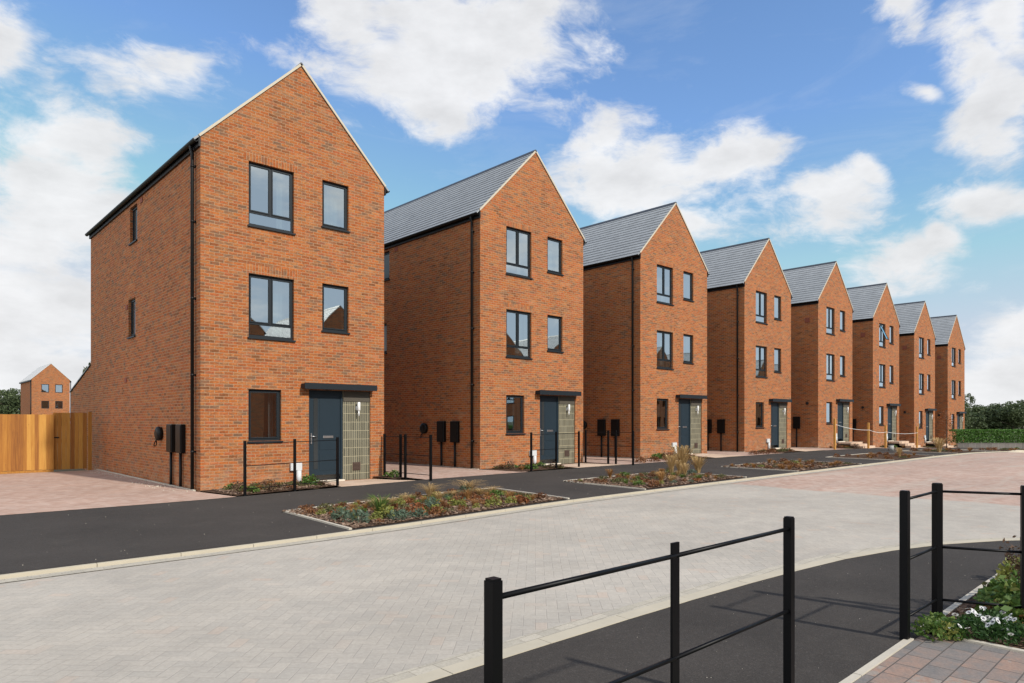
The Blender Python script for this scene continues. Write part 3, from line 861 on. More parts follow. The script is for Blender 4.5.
# distant house beyond the timber fence: square windows in two columns
def far_house(loc):
    root = empty('detached_house', loc)
    hw, he, ha, dp_ = 5.0, 8.1, 10.6, 10.8
    wn = [(1.25, 2.25, 6.1, 7.4), (3.05, 4.05, 6.1, 7.4), (1.25, 2.25, 3.6, 4.8), (3.05, 4.05, 3.6, 4.8), (1.25, 2.25, .9, 2.2), (3.05, 4.05, .9, 2.2)]
    b = MB()
    grid_wall(b, FRONT, 0, hw, -1, he, wn); b.face([(0, 0, he), (hw, 0, he), (hw / 2, 0, ha)])
    b.face([(0, 0, -1), (0, dp_, -1), (0, dp_, he), (0, 0, he)]); b.face([(hw, 0, -1), (hw, dp_, -1), (hw, dp_, he), (hw, 0, he)])
    b.face([(hw, dp_, -1), (0, dp_, -1), (0, dp_, he), (hw / 2, dp_, ha), (hw, dp_, he)])
    b.build('wall', M['brick'], root, recalc=False)
    rf = MB()
    for sg in (0, 1):
        F = (lambda x: hw - x) if sg else (lambda x: x)
        rf.extrude_y([(F(-.2), he - .14), (F(-.2), he - .06), (F(hw / 2), ha + .1), (F(hw / 2), ha + .02)], -.05, dp_ + .05)
    rf.build('roof', M['sheen_roof'], root)
    k = MB(); k.box(-.22, -.01, -.04, dp_ + .05, he - .3, he - .15); k.box(hw + .01, hw + .22, -.04, dp_ + .05, he - .3, he - .15); k.build('gutter', M['black'], root)
    for xx in (-.12, hw + .12):
        k = MB(); k.tube([(xx, -.02, he - .2), (xx, -.02, -.8)], .06, 8); k.build('downpipe', M['black'], root)
    for x0, x1, z0, z1 in wn:
        k = MB()
        k.box(x0, x0 + .09, .04, .1, z0, z1); k.box(x1 - .09, x1, .04, .1, z0, z1); k.box(x0 + .09, x1 - .09, .04, .1, z0, z0 + .09); k.box(x0 + .09, x1 - .09, .04, .1, z1 - .09, z1)
        w = k.build('window', M['frame'], root)
        k = MB(); k.face([(x0 + .09, .07, z0 + .09), (x1 - .09, .07, z0 + .09), (x1 - .09, .07, z1 - .09), (x0 + .09, .07, z1 - .09)]); k.build('pane', M['glass'], w, recalc=False)
    k = MB(); k.box(.15, hw - .15, .3, 4, -.5, he - .2); k.build('interior', M['vent_dark'], root)
    return root
fh = far_house((17.55, 127, 0))
tag(fh, 'small distant brick house with four square windows seen above the timber fence', 'house')

# ------------------------------------------------------------------ drives, door paths, thresholds of the plots
sheet('driveway', [(-30, 14.66), (XS[0] - .06, 14.66), (XS[0] - .06, 26.02), (-30, 26.02)], .024, M['drive'])
sheet('driveway', [(XS[0] + .2, 14.66), (XS[0] - .06, 14.66), (XS[0] - .06, 16.4)], .024, M['drive'])
for i in range(7):
    xa, xb = XS[i] + W + .14, XS[i + 1] - .06
    sheet('driveway', [(xa, 14.66), (xb + .5, 14.66), (xb + .5, 15.2), (xb, 16.2), (xb, 27), (xa, 27)], .024, M['drive'])
    kerb('mortar_edging', [(xb + .035, 16.45), (xb + .035, 27)], .06, -.2, .045, M['edging'], unit=1.2, gap=.0)
kerb('mortar_edging', [(XS[0] - .035, 16.6), (XS[0] - .035, 26)], .06, -.2, .045, M['edging'], unit=1.2, gap=.0)
for i in range(8):
    # buff slabs sloping (or stepping) up to each door
    x0, x1 = XS[i] + 2.70, XS[i] + 4.62
    zt = ZS[i] + .02
    y = [14.68, 15.3, YF - .062]
    zz = [g(x0) + .03, g(x0) + .04 + (zt - g(x0)) * .2, zt]
    b = MB()
    for a in range(2):
        for (xa0, xb0) in ((x0, x1),):
            fl = .55 if a == 0 else 0
            b.face([(xa0, y[a], zz[a]), (xb0 + fl, y[a], zz[a]), (xb0 + (.0), y[a + 1], zz[a + 1]), (xa0, y[a + 1], zz[a + 1])])
    if i >= 4:
        b = MB(); n = 3
        for s_ in range(n):
            b.box(x0, x1, 15.0 + s_ * .36, YF - .062, g(x0) - .3, g(x0) + .03 + (zt - g(x0) - .03) * (s_ + 1) / n)
        b.face([(x0, 14.68, g(x0) + .028), (x1 + .3, 14.68, g(x0) + .028), (x1, 15.0, g(x0) + .03), (x0, 15.0, g(x0) + .03)])
    o = b.build('door_path', M['slabs']); o['kind'] = 'structure'

# soil strips under the front walls and planting beds in the footway
def mound(name, poly, off, hgt):
    o = sheet(name, poly, off, M['soil'])
    return o
for i in range(8):
    mound('front_soil', [(XS[i] + .25, 14.78), (XS[i] + 2.66, 14.95), (XS[i] + 2.66, YF - .01), (XS[i] + .03, YF - .01)], .034, .05)
    if i < 7:
        mound('front_soil', [(XS[i] + 4.64, 15.4), (XS[i] + 5.1, 15.4), (XS[i] + 5.1, YF - .01), (XS[i] + 4.64, YF - .01)], .034, .05)
BEDS = [(5.2, 10.05), (12.6, 17.15), (20.3, 25.3), (28.6, 33.6), (37.2, 42.4), (45.5, 60.0)]
for k, (a, c) in enumerate(BEDS):
    y0, y1 = YK + .075, 11.75
    sheet('planting_bed', [(a + .05, y0), (c - .05, y0), (c + .25, y1), (a + .2, y1)], .03, M['soil'])
    kerb('bed_edging', [(a, y0 - .02), (a + .15, y1 + .03), (c + .3, y1 + .03), (c, y0 - .02)], .05, -.1, .044, M['edging'], unit=.9, gap=.004)

# bark chips, one stuff object per bed
def chips(poly_fn, n, name, off, size=(.012, .05)):
    b = MB()
    for _ in range(n):
        x, y = poly_fn()
        z = g(x) + off + rng.uniform(0, .015)
        s, l = rng.uniform(*size), rng.uniform(size[1] * .5, size[1])
        e = Euler((rng.uniform(-.5, .5), rng.uniform(-.5, .5), rng.uniform(0, 6.28)))
        u = e.to_matrix() @ Vector((l / 2, 0, 0)); v = e.to_matrix() @ Vector((0, s / 2, 0)); w = e.to_matrix() @ Vector((0, 0, .004))
        b.obox((x, y, z + .006), u, v, w)
    o = b.build(name, M['chip'], recalc=False)
    return tag(o, None, None, None, 'stuff')
for k, (a, c) in enumerate(BEDS[:3]):
    o = chips(lambda: (rng.uniform(a + .1, c - .05), rng.uniform(YK + .1, 11.7)), (3600, 1800, 800)[k], 'bark_mulch', .03, ((.014, .06), (.02, .08), (.03, .1))[k])
    tag(o, ('dark bark chips covering the nearest planting bed', 'dark bark chips covering the second planting bed', 'dark bark chips covering the third planting bed')[k], 'mulch')
o = chips(lambda: (rng.uniform(XS[0] + .25, XS[0] + 2.66), rng.uniform(14.98, YF - .03)), 900, 'bark_mulch', .034, (.02, .06))
tag(o, 'bark chips under the front window of the nearest house', 'mulch')
o = chips(lambda: (rng.uniform(5.95, 10.3), rng.uniform(.3, 1.65)), 1500, 'bark_mulch', .02, (.01, .04))
tag(o, 'bark chips in the garden bed by the right hand railing', 'mulch')
# stones and grit lying about
def grit(n, fx, fy, name, size, off, mat):
    b = MB()
    for _ in range(n):
        x, y = fx(), fy(); s = rng.uniform(*size)
        e = Euler((rng.uniform(0, 6), rng.uniform(0, 6), rng.uniform(0, 6))).to_matrix()
        b.obox((x, y, g(x) + off + s * .3), e @ Vector((s, 0, 0)), e @ Vector((0, s * .7, 0)), e @ Vector((0, 0, s * .5)))
    o = b.build(name, mat, recalc=False); return tag(o, None, None, None, 'stuff')
tag(grit(110, lambda: rng.uniform(-1, 14), lambda: rng.uniform(9.2, 14.5), 'grit', (.002, .006), .018, M['edging']), 'loose grit scattered on the tarmac footway', 'grit')
tag(grit(90, lambda: rng.uniform(1, 10), lambda: rng.uniform(1.8, 3.4), 'grit', (.001, .003), .008, M['edging']), 'loose grit scattered on the near tarmac path', 'grit')
tag(grit(120, lambda: rng.uniform(4.9, 5.38), lambda: rng.uniform(16.5, 26), 'grit', (.006, .018), .024, M['edging']), 'crumbs of mortar along the foot of the nearest side wall', 'grit')

# ------------------------------------------------------------------ railings
def railing(pts, label, posts, rails, post_w=.054, flat=(), h=1.115, rail_r=.0105, mid_only=(), tall=None, skip_caps=False, group=None):
    """pts: list of (x,y) post places; posts square unless index in flat; rails: heights"""
    x0, y0 = pts[0]
    root = empty('estate_railing', (x0, y0, g(x0)))
    tag(root, label, 'railing', group)
    for i, (x, y) in enumerate(pts):
        lx, ly, lz = x - x0, y - y0, g(x) - g(x0)
        d = Vector(pts[min(i + 1, len(pts) - 1)]) - Vector(pts[max(i - 1, 0)]); d.normalize()
        n = Vector((-d.y, d.x))
        b = MB(); w = post_w / 2
        hw, hd = (w * 1.2, .006) if i in flat else (w, w)
        b.obox((lx, ly, lz + h / 2 - .15), (d.x * hw, d.y * hw, 0), (n.x * hd, n.y * hd, 0), (0, 0, h / 2 + .15))
        if i not in flat:
            b.obox((lx, ly, lz + h + .004), (d.x * (w - .003), d.y * (w - .003), 0), (n.x * (w - .003), n.y * (w - .003), 0), (0, 0, .004))
        b.build('post', M['black_metal'], root)
    for hz in rails:
        b = MB()
        for (xa, ya), (xb, yb) in zip(pts, pts[1:]):
            b.tube([(xa - x0, ya - y0, g(xa) - g(x0) + hz), (xb - x0, yb - y0, g(xb) - g(x0) + hz)], rail_r, 10)
        b.build('rail', M['black_metal'], root)
    return root
railing([(1.53, 1.73), (2.60, 1.72), (3.72, 1.72)], 'black metal railing in the foreground, its first post at the bottom centre', 0, (1.055, .60, .17), flat=(1,), post_w=.045)
railing([(5.62, 1.715), (6.36, 1.70), (6.565, 1.15), (6.9, .25)], 'black metal railing at right around the white daisies', 0, (1.055, .60, .17), post_w=.056)
GR = 'thin black railings in front of the houses'
for i, nm in ((0, 'nearest'), (1, 'second')):
    xo = XS[i]; yf = 14.86
    railing([(xo + .42 + .25 * i, yf - .08), (xo + 1.60 + .27 * i, yf), (xo + 2.72 + .3 * i, yf + .06)],
            'thin black railing before the ground floor window of the %s house' % nm, 0, (1.14, .66, .16), post_w=.05, rail_r=.009, h=1.2, group=GR)
    railing([(xo + W - .06, 16.34), (xo + W - .01, 15.62), (xo + W + .01, 15.42), (xo + W + .07, 14.35)] if i == 0 else
            [(xo + W + .02, 16.36), (xo + W + .07, 15.35), (xo + W + .09, 15.02), (xo + W + .12, 14.3)],
            'thin black railing between the path of the %s house and the next drive' % nm, 0, (1.14, .66, .16), post_w=.055, rail_r=.009, h=1.2, group=GR)

# ------------------------------------------------------------------ timber fence and gate
yfz = 26.05
fx0, fx1 = -22.0, 4.12
root = empty('timber_fence', (4.19, yfz, 0))
tag(root, 'golden close boarded timber fence left of the darker gate', 'fence')
x = 0.0; pn = 0
while x > -24:
    b = MB(); bw = .145
    for k in range(18):
        xa = x - (k + 1) * .1018
        b.obox((xa + .05, .0 + (.010 if k % 2 else 0), .98), (.0525, -.005, 0), (0, .008, 0), (0, 0, .88 + rng.uniform(-.006, .006)))
    b.build('panel', M['timber'], root)
    b = MB(); b.box(x - 18 * .1018, x - .002, .01, .04, -.06, .095); b.build('gravel_board', M['timber'], root)
    x -= 18 * .1018
    b = MB(); b.box(x - .05, x + .05, .03, .13, -.1, 1.92); b.build('post', M['timber'], root)
groot = empty('timber_gate', (4.18, yfz + .06, 0))
tag(groot, 'narrow boarded timber gate between the fence and the nearest house', 'gate')
b = MB()
for k in range(8):
    b.obox((.055 + k * .118, 0, 1.0), (.056, 0, 0), (0, .011, 0), (0, 0, .92))
b.build('boards', M['timber'], groot)
b = MB()
for z in (.3, 1.0, 1.7): b.box(.01, .94, .012, .05, z - .05, z + .05)
b.build('ledge', M['timber'], groot)
b = MB(); b.box(.02, .16, -.030, -.012, 1.10, 1.135); b.build('latch', M['black'], groot)
proot = MB(); proot.box(-.05, .05, -.05, .05, -.2, 1.95)
tag(proot.build('gate_post', M['timber'], None, (5.19, yfz - .0, 0)), 'timber gate post standing against the nearest house wall', 'post')

# ------------------------------------------------------------------ vegetation generators
def npmesh(name, V, F, mats, mi=None, smooth=False):
    me = bpy.data.meshes.new(name)
    me.from_pydata(V.tolist() if hasattr(V, 'tolist') else V, [], F.tolist() if hasattr(F, 'tolist') else F)
    for m in (mats if isinstance(mats, (list, tuple)) else [mats]): me.materials.append(m)
    if mi is not None: me.polygons.foreach_set('material_index', mi)
    me.update()
    return me

def leaf_quads(P, nrm_bias, size, asp, rs, up=.0):
    """P: Nx3 centres -> pointed leaf quads with random turn"""
    n = len(P)
    d = rs.normal(size=(n, 3)); d[:, 2] += up; d += nrm_bias
    d /= np.linalg.norm(d, axis=1)[:, None]
    r = rs.normal(size=(n, 3)); s = np.cross(d, r); s /= np.linalg.norm(s, axis=1)[:, None] + 1e-9
    sz = size * rs.uniform(.6, 1.4, size=(n, 1))
    a = P - d * sz * .5; t = P + d * sz * .5
    l = P - s * sz * asp * .5 + d * sz * .05; q = P + s * sz * asp * .5 + d * sz * .05
    V = np.stack([a, q, t, l], 1).reshape(-1, 3)
    F = np.arange(n * 4).reshape(-1, 4)
    return V, F

def crown_mesh(name, rx, rz, zc, n_clump, per, leaf, seed, mat, flat=.8, cl=.24):
    rs = np.random.RandomState(seed)
    C = []
    while len(C) < n_clump:
        p = rs.uniform(-1, 1, 3)
        l = np.linalg.norm(p)
        if l > 1 or l < .25: continue
        wob = .78 + .22 * math.sin(3 * math.atan2(p[1], p[0]) + seed) * math.cos(2.3 * p[2] + seed)
        if l > wob + .12: continue
        C.append(p * (rx, rx, rz))
    P = []
    for c in C:
        r = rx * cl * rs.uniform(.6, 1.35)
        q = rs.normal(size=(int(per * rs.uniform(.6, 1.3)), 3)); q /= np.linalg.norm(q, axis=1)[:, None]
        q *= rs.uniform(.35, 1, size=(len(q), 1)) ** .6
        P.append(c + q * (r, r, r * flat))
    P = np.concatenate(P); P[:, 2] += zc
    V, F = leaf_quads(P, 0, leaf, .75, rs)
    return npmesh(name, V, F, mat)

def trunk_mesh(name, h, r, rx, rz, zc, seed):
    rr = random.Random(seed); b = MB()
    top = zc + rz * .3
    pts = [(rr.uniform(-.1, .1) * k / 3, rr.uniform(-.1, .1) * k / 3, top * k / 5) for k in range(6)]
    b.tube([(0, 0, -.5)] + pts[1:], [r * 1.3] + [r * (1 - .14 * k) for k in range(1, 6)], 8)
    for k in range(7):
        a = k * 2.4 + rr.random(); z0 = zc - rz * .6 + k * rz * .13
        z0 = max(h * .15, min(z0, top * .95))
        l = rx * rr.uniform(.5, .8)
        b.tube([(0, 0, z0), (math.cos(a) * l * .5, math.sin(a) * l * .5, z0 + l * .35), (math.cos(a) * l, math.sin(a) * l, z0 + l * .55)], [r * .45, r * .28, r * .12], 6)
    o = b.build(name, M['bark']); COL.objects.unlink(o); return o.data

TREES = []
for s in range(4):
    h = (9, 10, 8, 11)[s]
    rx, rz, zc = h * .36, h * .44, h * .56
    cm = crown_mesh('crown', rx, rz, zc, 90, 75, .34, 11 + s * 7, M['leaf_dark'])
    tm = trunk_mesh('trunk', h, .22, rx, rz, zc, s)
    TREES.append((h, cm, tm))
def tree(x, y, hh, kind, label, zb=None, rz=0.0, wide=1.0, group=None):
    h, cm, tm = TREES[kind]
    z = g(x) - .1 if zb is None else zb
    root = empty('broadleaf_tree', (x, y, z), rz)
    k = hh / h; root.scale = (k * wide, k * wide, k)
    tag(root, label, 'tree', group)
    for nm, me in (('crown', cm), ('trunk', tm)):
        o = bpy.data.objects.new(nm, me); COL.objects.link(o); o.parent = root
    return root
TH = R(46.94); FW = (math.cos(TH), math.sin(TH)); RT = (math.sin(TH), -math.cos(TH))
def polar(t, r): return (t * FW[0] + r * RT[0], t * FW[1] + r * RT[1])    # distance ahead, distance to the right (metres)
GT = 'trees beyond the hedge'
far_trees = [  # ahead, right, height, mesh, width
    (84, 55.4, 6.0, 1, .55, 'dark tree half hidden behind the far end of the house row'),
    (150, 101, 6.2, 0, 1.5, 'low dark tree beyond the hedge, nearest to the last house'),
    (168, 116, 7.6, 2, 1.5, 'rounded tree beyond the hedge, second from the last house'),
    (172, 121, 8.2, 3, 1.5, 'broad tree in the middle of the wood beyond the hedge'),
    (165, 118.6, 8.3, 1, 1.5, 'broad tree beyond the hedge, just right of the middle of the wood'),
    (160, 117.8, 8.6, 0, 1.5, 'broad tree beyond the hedge near the right edge of the photo'),
    (175, 131, 9.6, 1, 1.5, 'tall dark tree beyond the hedge at the right edge of the photo'),
    (165, 129, 9.6, 0, 1.5, 'tree beyond the hedge cut by the right edge of the photo'),
    (190, 128, 9.0, 3, 1.6, 'tree standing at the back of the wood beyond the hedge'),
    (186, 146, 10.2, 2, 1.5, 'tree at the far right of the wood beyond the hedge')]
for k, (t, r, hh, kd, wd, lb) in enumerate(far_trees):
    x, y = polar(t, r); tree(x, y, hh + (.5 if k == 0 else -.1), kd, lb, -.6 if k == 0 else -2.2, k * 1.7, wd, GT)
left_trees = [(150, -111, 8.9, 0, 1.3, 'dark tree behind the timber fence at the left edge'), (158, -113.5, 9.0, 3, 1.2, 'dark tree left of the small distant house'),
              (162, -123, 9.2, 1, 1.3, 'tree at the far left beyond the timber fence')]
for k, (t, r, hh, kd, wd, lb) in enumerate(left_trees):
    x, y = polar(t, r); tree(x, y, hh, kd, lb, 0, k * 2.1, wd, 'trees beyond the timber fence')
x, y = polar(60, -36.4); tree(x, y, 8.1, 2, 'green treetop peeping out behind the rear corner of the nearest house', 0, .4, .55)

# hedge on a low block wall at the end of the road
ha_, hb_ = Vector((60.4, 14.85)), Vector((70.9, 5.1))
hd = (hb_ - ha_).normalized(); hn = Vector((hd.y, -hd.x)) * -1
hl = (hb_ - ha_).length
ang = math.atan2(hd.y, hd.x)
hr = empty('hedge', (ha_.x, ha_.y, -.5), ang)
tag(hr, 'clipped bright green hedge on the low grey wall past the last house', 'hedge')
rs = np.random.RandomState(5)
n = 24000
P = np.stack([rs.uniform(0, hl, n), rs.uniform(0, 1.1, n), rs.uniform(.45, 1.47, n)], 1)
m_ = rs.uniform(size=n)
P[m_ < .4, 1] = rs.uniform(-.05, .12, (m_ < .4).sum()); P[(m_ > .4) & (m_ < .65), 2] = rs.uniform(1.38, 1.5, ((m_ > .4) & (m_ < .65)).sum())
V, F = leaf_quads(P, np.array([-.5, -.9, .5]) * 0, .11, .7, rs, .6)
o = bpy.data.objects.new('foliage', npmesh('foliage', V, F, M['leaf_hedge'])); COL.objects.link(o); o.parent = hr
b = MB()
for k in range(14): b.tube([(.4 + k * hl / 14, .5, .1), (.45 + k * hl / 14, .55, 1.3)], .03, 6)
b.build('stems', M['bark'], hr)
b = MB(); b.box(0, hl, -.18, .02, -.4, .43); b.box(-.01, hl + .01, -.20, .04, .43, .48)
wl = b.build('retaining_wall', M['retain'], None, (ha_.x, ha_.y, -.5)); wl.rotation_euler = (0, 0, ang)
tag(wl, 'low grey block wall below the green hedge', 'wall')

# ---- small plants
def tuft_mesh(name, h, spread, n, mat, seed, width=.008, droop=.5, plume=False):
    rs = random.Random(seed); V = []; F = []
    for _ in range(n):
        a = rs.uniform(0, 6.283); r0 = rs.uniform(0, .06 * spread / .3); l = h * rs.uniform(.6, 1.1)
        out = spread * rs.uniform(.15, 1.0); dx, dy = math.cos(a), math.sin(a)
        w = width * rs.uniform(.6, 1.3); px, py = -dy * w, dx * w
        prev = None
        for k in range(4):
            t = k / 3
            rr = r0 + out * t ** 1.6; z = l * (t - droop * .5 * t ** 3)
            ww = (1 - t * .8)
            if plume and k == 3: ww = 1.6
            q = ((dx * rr - px * ww, dy * rr - py * ww, z), (dx * rr + px * ww, dy * rr + py * ww, z))
            V += q
            if k: i = len(V) - 4; F.append((i, i + 1, i + 3, i + 2))
    return npmesh(name, V, F, mat)

def clump_mesh(name, r, h, n, leaf, asp, mat, seed, up=.4):
    rs = np.random.RandomState(seed)
    q = rs.normal(size=(n, 3)); q /= np.linalg.norm(q, axis=1)[:, None]
    q[:, 2] = np.abs(q[:, 2]); q *= rs.uniform(.25, 1, size=(n, 1)) ** .5
    lob = 1 + .25 * np.sin(3 * np.arctan2(q[:, 1], q[:, 0]) + seed)
    P = q * np.array([r, r, h]); P[:, :2] *= lob[:, None]; P[:, 2] += .01
    V, F = leaf_quads(P, q * .8, leaf, asp, rs, up)
    return npmesh(name, V, F, mat)

KINDS_ = {
    'stipa': ('feather_grass', 'grass', [tuft_mesh('plant', .55, .42, 240, M['grass_tan'], 1, .0045, .9, True), tuft_mesh('plant', .50, .38, 210, M['grass_tan'], 2, .0045, .8, True)]),
    'tan': ('ornamental_grass', 'grass', [tuft_mesh('plant', .85, .30, 180, M['grass_tan'], 3, .008, .35, True), tuft_mesh('plant', .75, .34, 160, M['grass_rust'], 4, .008, .4, True)]),
    'rust': ('sedge_tuft', 'sedge', [tuft_mesh('plant', .32, .24, 130, M['grass_rust'], 5, .005, .7), tuft_mesh('plant', .28, .24, 120, M['grass_rust'], 6, .005, .8)]),
    'green': ('grass_tuft', 'grass', [tuft_mesh('plant', .36, .22, 130, M['grass_green'], 7, .006, .6), tuft_mesh('plant', .30, .20, 110, M['grass_green'], 8, .006, .6)]),
    'blue': ('spurge_plant', 'plant', [clump_mesh('plant', .20, .24, 190, .075, .32, M['leaf_blue'], 9), clump_mesh('plant', .17, .20, 160, .07, .32, M['leaf_blue'], 10)]),
    'orange': ('coral_bells_plant', 'plant', [clump_mesh('plant', .19, .17, 150, .085, .85, M['leaf_orange'], 11), clump_mesh('plant', .16, .15, 120, .08, .85, M['leaf_orange'], 12)]),
    'brown': ('russet_plant', 'plant', [clump_mesh('plant', .20, .20, 190, .06, .5, M['leaf_brown'], 13), clump_mesh('plant', .18, .15, 150, .06, .5, M['leaf_brown'], 14)]),
    'lime': ('lime_plant', 'plant', [clump_mesh('plant', .17, .24, 170, .055, .6, M['leaf_lime'], 15), clump_mesh('plant', .15, .18, 140, .055, .6, M['leaf_lime'], 16)]),
    'dull': ('ground_cover_plant', 'plant', [clump_mesh('plant', .24, .16, 210, .055, .6, M['leaf_dull'], 17), clump_mesh('plant', .20, .13, 170, .055, .6, M['leaf_dull'], 18)]),
    'leafy': ('leafy_plant', 'plant', [clump_mesh('plant', .22, .26, 200, .075, .6, M['leaf_green'], 19), clump_mesh('plant', .18, .20, 150, .07, .6, M['leaf_green'], 20)]),
    'purple': ('twiggy_shrub', 'shrub', [clump_mesh('plant', .24, .34, 230, .055, .6, M['leaf_purple'], 21), clump_mesh('plant', .20, .3, 190, .055, .6, M['leaf_purple'], 22)]),
}
DESC = {'stipa': 'feathery blond grass tuft', 'tan': 'tall straw coloured grass', 'rust': 'rust brown sedge tuft', 'green': 'fresh green grass tuft', 'blue': 'blue green rosette plant',
        'orange': 'orange leaved low plant', 'brown': 'russet leaved low plant', 'lime': 'yellow green plant', 'dull': 'dull green ground cover plant', 'leafy': 'bright green leafy plant', 'purple': 'purple brown twiggy shrub'}
def plant(kind, x, y, where, sc=1.0, off=.03, label=None, group=None):
    nm, cat, ms = KINDS_[kind]
    o = bpy.data.objects.new(nm, rng.choice(ms)); COL.objects.link(o)
    o.location = (x, y, g(x) + off); s = sc * rng.uniform(.85, 1.15)
    o.scale = (s * rng.uniform(.9, 1.15), s * rng.uniform(.9, 1.15), s * rng.uniform(.65, 1.0)); o.rotation_euler = (0, 0, rng.uniform(0, 6.28))
    tag(o, label or (DESC[kind] + ' ' + where), cat, group or ('%ss %s' % (DESC[kind], where)))
    return o

def bin_where(k, x, y):
    a, c = BEDS[k]
    f = (x - a) / (c - a); f2 = (y - YK) / 2.7
    nmb = ('nearest', 'second', 'third', 'fourth', 'fifth', 'last')[k]
    al = 'left end' if f < .3 else ('middle' if f < .65 else 'right end')
    row = 'by the kerb' if f2 < .36 else ('halfway back' if f2 < .7 else 'by the footway')
    return 'at the %s of the %s bed, %s' % (al, nmb, row)

# nearest bed: the plants one can pick out, then a scatter
plant('stipa', 8.35, 11.4, '', 1.0, label='feathery blond grass at the back of the nearest bed, left one of two', group='feathery grasses in the nearest bed')
plant('stipa', 9.35, 11.4, '', 1.05, label='feathery blond grass at the back of the nearest bed, right one of two', group='feathery grasses in the nearest bed')
plant('green', 6.25, 9.95, '', 1.5, label='tall upright green spike standing above the nearest bed')
plant('lime', 6.25, 9.75, '', 1.2, label='yellow green bush at the foot of the green spike in the nearest bed')
fixed = [('orange', 5.75, 10.6, 1.2), ('orange', 7.05, 9.95, 1.25), ('orange', 8.95, 9.35, 1.4), ('orange', 6.75, 9.55, 1.1), ('orange', 7.5, 10.9, 1.2), ('blue', 5.55, 10.05, 1.25), ('blue', 5.6, 9.55, 1.25), ('blue', 6.6, 9.35, 1.3),
         ('blue', 7.35, 10.0, 1.25), ('blue', 6.2, 9.35, .9), ('lime', 7.1, 9.55, 1.3), ('lime', 8.35, 9.4, 1.2), ('lime', 5.95, 9.6, 1.0), ('lime', 7.8, 9.9, 1.0), ('rust', 5.95, 10.3, 1.2), ('rust', 8.0, 9.55, 1.3), ('rust', 8.6, 10.5, 1.3),
         ('rust', 9.4, 10.1, 1.2), ('brown', 6.5, 9.9, 1.3), ('brown', 6.95, 9.3, 1.2), ('brown', 8.1, 10.2, 1.2), ('brown', 7.6, 9.4, 1.0), ('brown', 5.5, 11.0, .9)]
taken = [(x, y) for _, x, y, _ in fixed] + [(8.35, 11.4), (9.35, 11.4), (6.25, 9.95)]
for kd, x, y, s in fixed: plant(kd, x, y, bin_where(0, x, y), s * (.62 if kd == 'orange' else .8))
def scatter(k, n, weights, mind, sc=1.0, xr=None, yr=(9.3, 11.55)):
    a, c = xr or BEDS[k]; tries = 0; done = 0
    while done < n and tries < n * 60:
        tries += 1
        x, y = rng.uniform(a + .35, c - .25), rng.uniform(*yr)
        if any((x - p) ** 2 + (y - q) ** 2 < mind * mind for p, q in taken): continue
        taken.append((x, y)); done += 1
        kd = rng.choices([w[0] for w in weights], [w[1] for w in weights])[0]
        plant(kd, x, y, bin_where(k, x, y), sc * rng.uniform(.8, 1.2))
for q_ in range(7):
    x_, y_ = rng.uniform(6.6, 9.6), rng.uniform(9.9, 11.3)
    plant('stipa', x_, y_, bin_where(0, x_, y_), .55); taken.append((x_, y_))
for q_ in range(8):
    x_, y_ = rng.uniform(13.6, 16.8), rng.uniform(9.6, 11.3)
    plant(rng.choice(['tan', 'stipa']), x_, y_, bin_where(1, x_, y_), .5); taken.append((x_, y_))
scatter(0, 100, [('brown', 3), ('dull', 5), ('rust', 4), ('lime', 2.6), ('leafy', 1.4), ('blue', 1.2), ('orange', 1.8), ('green', .8)], .20, .60)
# second bed
for (x, y, s, lb) in ((16.3, 10.9, 1.15, 'tall straw coloured grass in the second bed, left of the thick clump'), (17.0, 11.0, 1.3, 'thickest tall russet grass clump in the second bed'),
                      (17.35, 10.7, 1.1, 'tall straw coloured grass in the second bed, right of the thick clump'), (14.2, 11.4, .55, 'small straw coloured grass at the left end of the second bed')):
    plant('tan', x, y, '', s * .76, label=lb, group='tall grasses in the second bed'); taken.append((x, y))
scatter(1, 62, [('lime', 2), ('dull', 6), ('blue', 2), ('green', 1.5), ('orange', 1.5), ('rust', 4), ('brown', 2), ('leafy', .8)], .25, .66)
scatter(2, 40, [('lime', 1.2), ('dull', 4), ('rust', 5), ('brown', 3), ('tan', .4), ('leafy', .7)], .3, .72)
scatter(3, 24, [('dull', 3), ('rust', 4), ('tan', .6), ('leafy', .6), ('brown', 3)], .35, .75)
scatter(4, 20, [('dull', 3), ('rust', 4), ('tan', .5), ('leafy', 1), ('brown', 3)], .4, .85)
scatter(5, 22, [('dull', 3), ('rust', 4), ('tan', .5), ('leafy', 1), ('brown', 3)], .5, .95)
# beds under the front windows
hn_ = ('nearest', 'second', 'third', 'fourth', 'fifth', 'sixth', 'seventh', 'farthest')
for i in range(8):
    for k in range((34, 22, 16, 10, 7, 6, 5, 4)[i]):
        x, y = XS[i] + rng.uniform(.45, 2.5), rng.uniform(15.0, 16.25)
        kd = rng.choices(['dull', 'rust', 'brown', 'leafy', 'purple'], [5, 2 + (i >= 2) * 3, 2, 2, 1])[0]
        plant(kd, x, y, 'under the front window of the %s house' % hn_[i], .75 if i < 2 else .95, .034)
plant('leafy', XS[0] + 4.95, 15.9, '', 1.1, .034, label='bright green plant right of the tiled panel of the nearest house')
plant('leafy', XS[0] + 2.45, 15.85, '', 1.1, .034, label='bright green plant at the foot of the white utility box, nearest house')
for i in (2, 3):
    for k in range(3):
        plant('brown', XS[i] - 2.0 + k * .9, 14.95, '', 1.3, .03, label='russet plant at the mouth of the drive left of the %s house, %s of three' % (hn_[i], ('left', 'middle', 'right')[k]), group='russet plants at the drive mouths')

